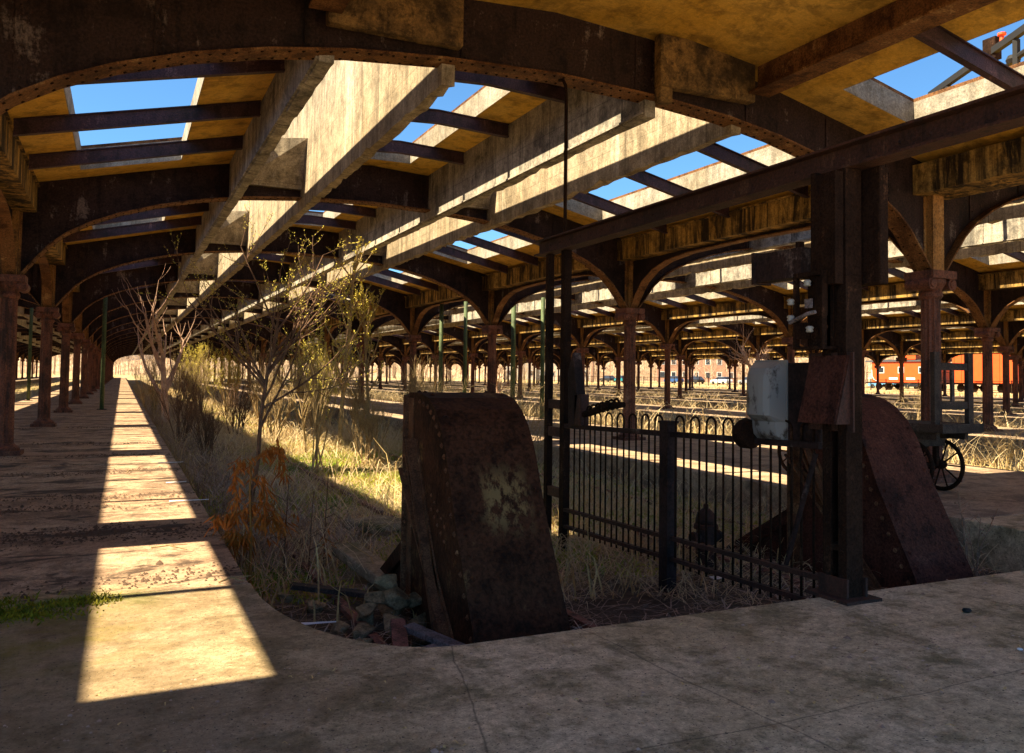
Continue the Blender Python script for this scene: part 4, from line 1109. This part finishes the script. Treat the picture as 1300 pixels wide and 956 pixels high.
def trees():
    sapling('bare_tree', 'bare tree with smooth upcurved candelabra limbs at the platform edge under the left duct', 'tree', 1.25, 27.0, 5.0, .13, 11, M['pale_bark'], dict(kids=[8,3,2], spread=.85, up=.2, wob=.05, ratio=.72, tl=.48), lean=(-.02,0))
    sapling('sapling', 'slender dark sapling rising behind the orange dead plant', 'sapling', 1.22, 9.35, 3.3, .034, 23, M['bark_dark'], dict(kids=[15,5,4], spread=.75, up=.08, wob=.09, ratio=.52, tl=.72, **{'from': .45}), buds=(2,.011), lean=(.06,0))
    sapling('sapling', 'short sapling with pale green trunk in the sunlit grass', 'sapling', 3.9, 19.6, 3.2, .04, 5, M['bark_straw'], dict(kids=[7,5,3], spread=.55, up=.1, wob=.1, ratio=.7, tl=.4), buds=(1,.012))
    sapling('budding_tree', 'straight slim tree with yellow green buds under the right duct', 'tree', 4.75, 19.9, 4.7, .06, 31, M['bark_straw'], dict(depth=2, kids=[26,4], spread=.8, up=.1, wob=.035, ratio=.2, tl=.97, **{'from': .3}), buds=(4,.024))
    sapling('budding_tree', 'taller budding tree left of the bumping post, trunk dotted with yellow buds', 'tree', 6.4, 23.4, 4.0, .055, 37, M['bark_straw'], dict(depth=2, kids=[24,6], spread=.75, up=.14, wob=.045, ratio=.3, tl=.9, **{'from': .3}), buds=(4,.024))
    sapling('budding_shrub', 'many stemmed shrub with yellow bud tipped whips in mid bed', 'shrub', 3.3, 15.5, 3.3, .024, 41, M['bark_straw'], dict(stems=7, kids=[4,3,2], spread=.5, up=.2, wob=.06, ratio=.6, tl=.6), buds=(2,.018))
    sapling('budding_shrub', 'loose budding shrub beyond the pale trunked sapling', 'shrub', 5.3, 27, 3.6, .03, 43, M['bark_straw'], dict(stems=7, kids=[5,3,3], spread=.5, up=.16, wob=.09, ratio=.6, tl=.55), buds=(1,.022))
    sapling('bare_tree', 'pale forked tree behind the white enamelled box', 'tree', 17.9, 20.8, 4.3, .1, 51, M['pale_bark'], dict(kids=[6,5,4], spread=.8, up=.1, wob=.1, ratio=.62, tl=.5), lean=(.03,0))
    sapling('bare_tree', 'low bushy bare tree growing in front of the far wooden columns', 'tree', 16.5, 37, 3.6, .08, 53, M['pale_bark'], dict(kids=[7,5,4], spread=.7, up=.1, wob=.12, ratio=.66, tl=.4))
    sapling('shrub', 'straw coloured bushy shrub left of the bumping post top', 'shrub', 6.6, 18.5, 2.6, .02, 61, M['bark_straw'], dict(stems=14, kids=[5,4,3], spread=.6, up=.1, wob=.14, ratio=.6, tl=.55))
    sapling('shrub', 'straw coloured shrub leaning over the bumping post top', 'shrub', 6.9, 14.5, 2.1, .016, 63, M['bark_straw'], dict(stems=12, kids=[5,4,2], spread=.6, up=.08, wob=.16, ratio=.6, tl=.6), lean=(.15,-.1))
    for i, (x, y, h, s, lb) in enumerate([(1.3,21.5,2.3,71,'thin reddish stems at the platform edge before the candelabra tree'),(1.2,36,3.0,72,'row end shrub at the platform edge beyond the candelabra tree'),(1.6,17.8,1.6,73,'small brown shrub in the shade of the platform edge'),
            (2.6,33,3.2,74,'tall tangle of bare shoots on the left track far out'),(4.2,38,3.4,75,'bare tangle of shoots in the middle of the bed far out'),(6.9,33,3.2,76,'bare shrub by the right platform edge far out'),(3.4,52,3.8,77,'furthest bare thicket on the near track beds'),
            (6.2,30,2.6,78,'dense straw shrub right of the budding shrub far out'),(2.9,24,2.0,79,'low brown shrub between the candelabra tree and the budding shrub'),(4.6,16.8,1.5,95,'low straw shrub behind the short pale trunked sapling'),(5.6,21.5,2.2,96,'straw shrub between the two tall budding trees'),(4.4,30,3.0,97,'leggy straw thicket between the candelabra tree and the tall budding trees'),(3.6,22.5,2.6,101,'spindly straw shoots behind the pale trunked sapling'),(5.2,24.5,2.8,102,'spindly straw shoots between the slim budding tree and the right platform'),(2.3,30.5,2.6,103,'spindly straw shoots right of the candelabra tree'),(7.2,21.5,2.4,104,'straw shoots against the right platform wall far behind the bumping post'),(5.9,12.6,1.1,98,'low pale tangle by the shaded right platform wall, left of the tall bumping post')]):
        sapling('bare_shrub', lb, 'shrub', x, y, h, .018+.004*h, s, M['bark_dark'] if i in (0,2,8) else M['bark_straw'], dict(stems=11, kids=[6,4,3], spread=.45, up=.14, wob=.1, ratio=.6, tl=.6), buds=(2,.02) if i in (3,4,5) else None, group='bare shrubs on the track beds')
    for i, (x, y, h, s, lb) in enumerate([(15.5,24.5,1.7,81,'pale dead weed clump beside the pale forked tree'),(14.2,12.6,1.3,82,'pale broken weed stalks behind the baggage cart'),(17.2,11.8,1.2,83,'pale broken weed stalks at the right edge past the baggage cart'),(29,30,2.6,84,'straw shrub between the platforms seen left of the caboose'),
            (27,22,2.2,85,'straw shrub in front of the boxcar'),(14,31,1.8,86,'pale shrub behind the tall gate posts'),(16,45,3.2,87,'tall pale thicket beyond the right platform columns'),(28,58,3.6,88,'far pale thicket under the shed beyond the gate')]):
        sapling('dead_shrub', lb, 'shrub', x, y, h, .014, s, M['bark_straw'], dict(stems=8, kids=[4,4,2], spread=.7, up=.03, wob=.18, ratio=.6, tl=.6), group='dead shrubs past the right platform')
    # tall tree outside, seen through a skylight
    sapling('bare_tree', 'tall bare tree outside the shed showing through a skylight', 'tree', 88, 150, 24, .4, 91, M['bark'], dict(kids=[9,6,4], spread=.6, up=.06, wob=.08, ratio=.5, tl=.7), z=.3)
trees()
def orange_plant():
    random.seed(3); t = thing('dead_plant', 'dead orange plant with drooping withered leaves beside the platform edge', 'plant', (1.03, 7.4, BED))
    m, lf = MB(), MB()
    def stem(pts, r):
        m.tube(pts, [r*(1-.5*i/(len(pts)-1)) for i in range(len(pts))], 6, False)
    def droop(p, n, s):
        for _ in range(n):
            q = Vector(p)+Vector((random.gauss(0,.02),random.gauss(0,.02),random.gauss(0,.03))); L = random.uniform(.05,.11)*s; w = random.uniform(.006,.014)
            e = perp(Vector((0,0,1)))*w; k = Vector((random.gauss(0,.02),random.gauss(0,.02),0))
            lf.add([q, q+e*1.0+k-Vector((0,0,L*.4)), q-e*.4+k*2-Vector((0,0,L*.75)), q+k*2.4-Vector((0,0,L)), q-e+k-Vector((0,0,L*.45))], [(0,1,2),(0,2,4),(1,3,2),(2,3,4)])
    stem([(0,0,-.05),(0,.0,.45),(-.02,0,.85),(-.01,0,1.12)], .014)
    arms = [[(-.01,0,1.05),(-.07,0,1.12),(-.13,0,1.05),(-.14,0,.75),(-.13,.02,.5)], [(0,0,1.1),(.1,.02,1.18),(.2,0,1.24),(.24,0,1.15),(.25,0,.95)],
            [(0,0,.95),(.08,0,.98),(.1,0,.8),(.1,0,.55)], [(0,0,.7),(-.2,.02,.66),(-.3,.02,.6)], [(0,0,.62),(.2,.02,.6),(.32,.05,.52)], [(0,0,.5),(-.18,.0,.42),(-.26,0,.25)],
            [(0,0,.75),(.18,0,.72),(.25,.0,.5)], [(0,0,.4),(-.12,-.03,.5),(-.2,-.03,.52)]]
    for a in arms:
        stem(a, .0055)
        for i in range(len(a)-1):
            for f in (.2,.5,.8):
                p = Vector(a[i]).lerp(Vector(a[i+1]), f)
                if i >= 1 or len(a) < 4: droop(p, 11, 1.15)
                else: droop(p, 3, .8)
    for z in np.arange(.3,1.05,.05): droop((0,0,z), 2, .8)
    obj('stalk', m, M['orange_stem'], t); obj('withered_leaves', lf, M['orange_leaf'], t)
    for i, (dx, dy, h) in enumerate(((.34,.35,.95),(.52,.15,.8),(.75,.6,.9))):
        t2 = thing('dead_stalk', ['dark dead stalk just right of the orange plant', 'short dead stalk with a few withered leaves right of the orange plant', 'dead upright stalk furthest right of the orange plant'][i], 'plant', (1.03+dx,7.4+dy,BED))
        m, lf = MB(), MB(); stem([(0,0,-.03),(.01,0,h*.5),(.03,0,h)], .007)
        for k in range(4):
            z = h*random.uniform(.3,.9); a = random.uniform(0,6.28); stem([(.01,0,z),(.01+.1*math.cos(a),.1*math.sin(a),z+.05),(.01+.17*math.cos(a),.17*math.sin(a),z)], .004)
            if i < 2: droop((.01+.15*math.cos(a),.15*math.sin(a),z), 4, .8)
        obj('stalk', m, M['bark_dark'], t2)
        if lf.v: obj('withered_leaves', lf, M['orange_leaf'], t2)
orange_plant()
def wisps():
    random.seed(9)
    for i, (x, y, z, h, lb) in enumerate(((7.55,4.75,BED,1.2,'dried weed stalks rising in front of the right platform corner'),(6.85,5.05,BED,.95,'wispy dead vine lying against the maroon bumping post'),(3.25,9.3,BED,.7,'cluster of dry brown stalks left of the tall bumping post'))):
        t = thing('dead_weed', lb, 'plant', (x,y,z)); m = MB()
        for k in range(5 if i < 2 else 14):
            a = random.uniform(0,6.28); l = random.uniform(.05,.25); hh = h*random.uniform(.6,1); o = (random.gauss(0,.05 if i < 2 else .14), random.gauss(0,.03 if i < 2 else .14))
            p = [(o[0],o[1],-.02),(o[0]+l*.3*math.cos(a),o[1]+l*.3*math.sin(a),hh*.5),(o[0]+l*math.cos(a),o[1]+l*math.sin(a),hh)]
            m.tube(p, [.006,.005,.003], 5, False)
            for q in range(6):
                f = random.uniform(.4,1); b = Vector(p[1]).lerp(Vector(p[2]), max(0,(f-.5)*2)); c = b+Vector((random.gauss(0,.05),random.gauss(0,.05),random.uniform(.0,.08)))
                m.tube([b,c],[.003,.002],4,False); m.lathe([(.002,-.012),(.009,0),(.002,.012)], tuple(c), 5)
        obj('stalks', m, M['bark'], t)
wisps()
# ------------------------------------------------------------------ rubble, plank, boards, litter
def rubble():
    random.seed(21)
    spots = [(1.68,6.05,.0,.17),(1.88,6.15,.02,.16),(1.55,5.75,0,.15),(1.78,5.8,.0,.16),(1.98,5.85,.0,.14),(1.72,5.95,.16,.15),(1.86,5.97,.15,.17),(1.62,5.88,.13,.11),(2.0,6.0,.12,.13),(1.8,6.02,.27,.13),(1.45,5.95,0,.1),(1.5,5.5,0,.12),(1.9,5.55,0,.12),(1.4,6.5,0,.13),(1.25,6.9,0,.11)]
    adj = ['broad flat topped','squarish','rounded','wedge shaped','small blocky','long flat','big upright','narrow','chunky','topmost pale flat','small outlying','front','front right','detached left','furthest left small']
    for i, (x, y, z, s) in enumerate(spots):
        s *= .84
        import bmesh
        bm = bmesh.new()
        for _ in range(15):
            p = Vector((random.gauss(0,1),random.gauss(0,1),random.gauss(0,1))).normalized()*random.uniform(.75,1.1)
            bm.verts.new((max(-.8,min(.8,p.x))*s, max(-.8,min(.8,p.y))*s*.85, max(-.75,min(.75,p.z))*s*.72))
        bmesh.ops.convex_hull(bm, input=bm.verts); bmesh.ops.delete(bm, geom=[v for v in bm.verts if not v.link_faces], context='VERTS')
        bmesh.ops.bevel(bm, geom=bm.edges[:], offset=s*.05, segments=1, affect='EDGES')
        me = bpy.data.meshes.new('rubble_stone'); bm.to_mesh(me); bm.free(); me.materials.append(M['stone'])
        o = link('rubble_stone', me, None, (x,y,BED+z+s*.5), random.uniform(0,6)); o.rotation_euler.x = random.uniform(-.4,.4)
        tag(o, adj[i]+' broken concrete lump of the rubble heap left of the tall bumping post', 'rubble', 'rubble heap by the bumping post')
    m = MB(); N = 10
    for i in range(N):
        pass
    m.box(-.13,.13,-.6,.6,-.05,.05)
    o = obj('concrete_plank', m, M['slabplank'], None, (2.03,7.25,BED+.16), .16, bevel=.025); o.rotation_euler.x = .1
    tag(o, 'mossy broken concrete plank sloping down beside the tall bumping post', 'plank')
    m = MB().box(-.3,.3,-.35,.35,-.05,.05); o = obj('concrete_slab', m, M['slabplank'], None, (2.75,9.6,BED+.1), .3, bevel=.03); o.rotation_euler.x = -.04
    tag(o, 'flat pale concrete slab in the weeds beyond the sloping plank', 'slab')
    for x, y, rz, l, mt, lb in ((1.98,5.05,.5,.42,'timber_pale','pale grey board lying in front of the rubble and bumping post'),(1.86,4.85,.45,.2,'timber_pale','short pale board end beside the longer grey board'),(1.62,5.05,-.25,.5,'rail_rust','dark red rusted bar sticking out under the rubble'),(1.55,6.75,1.2,.3,'timber','dark broken timber block behind the rubble heap')):
        m = MB().box(-.05,.05,-l,l,-.02,.02); o = obj('board', m, M[mt], None, (x,y,BED+.12), rz, bevel=.005); o.rotation_euler.x = .12
        tag(o, lb, 'board')
    for x, y, z, a, b, lb in ((.7,9.75,.004,.2,.012,'white slip of litter at the platform edge by the second sunlit patch'),(.72,13.9,.004,.18,.014,'white strip of litter furthest along the platform edge'),(.66,11.4,.004,.12,.01,'white sliver of litter between two strips on the platform edge'),(-.85,6.55,.004,.035,.02,'crumpled white paper scrap on the shaded platform by the moss'),
            (1.3,5.95,BED+.1,.12,.012,'thin white strip of litter left of the rubble heap'),(3.3,7.3,BED+.06,.14,.04,'white plastic scrap among the twigs by the fence'),(4.9,6.1,BED+.06,.06,.04,'small white scrap by the hydrant')):
        m = MB(); m.hexa([(-a,-b,0),(a,-b,.004),(a,b,0),(-a,b,.006),(-a,-b,.004),(a,-b,.012),(a,b,.006),(-a,b,.012)])
        tag(obj('litter', m, M['paper'], None, (x,y,z), random.uniform(-.2,.2)), lb, 'litter')
    for x, y, s, lb in ((5.0,3.25,.02,'black pebble on the concourse right of the gate post'),(4.7,3.5,.03,'flat dark chip on the concourse before the maroon bumping post'),(4.3,2.9,.015,'small white chip on the concourse floor')):
        m = MB(); m.lathe([(s*.5,0),(s,s*.3),(s*.7,s*.7),(s*.1,s*.8)], n=7); tag(obj('chip', m, M['paper'] if 'white' in lb else M['rubber'], None, (x,y,.001)), lb, 'stone chip')
rubble()
#@@END
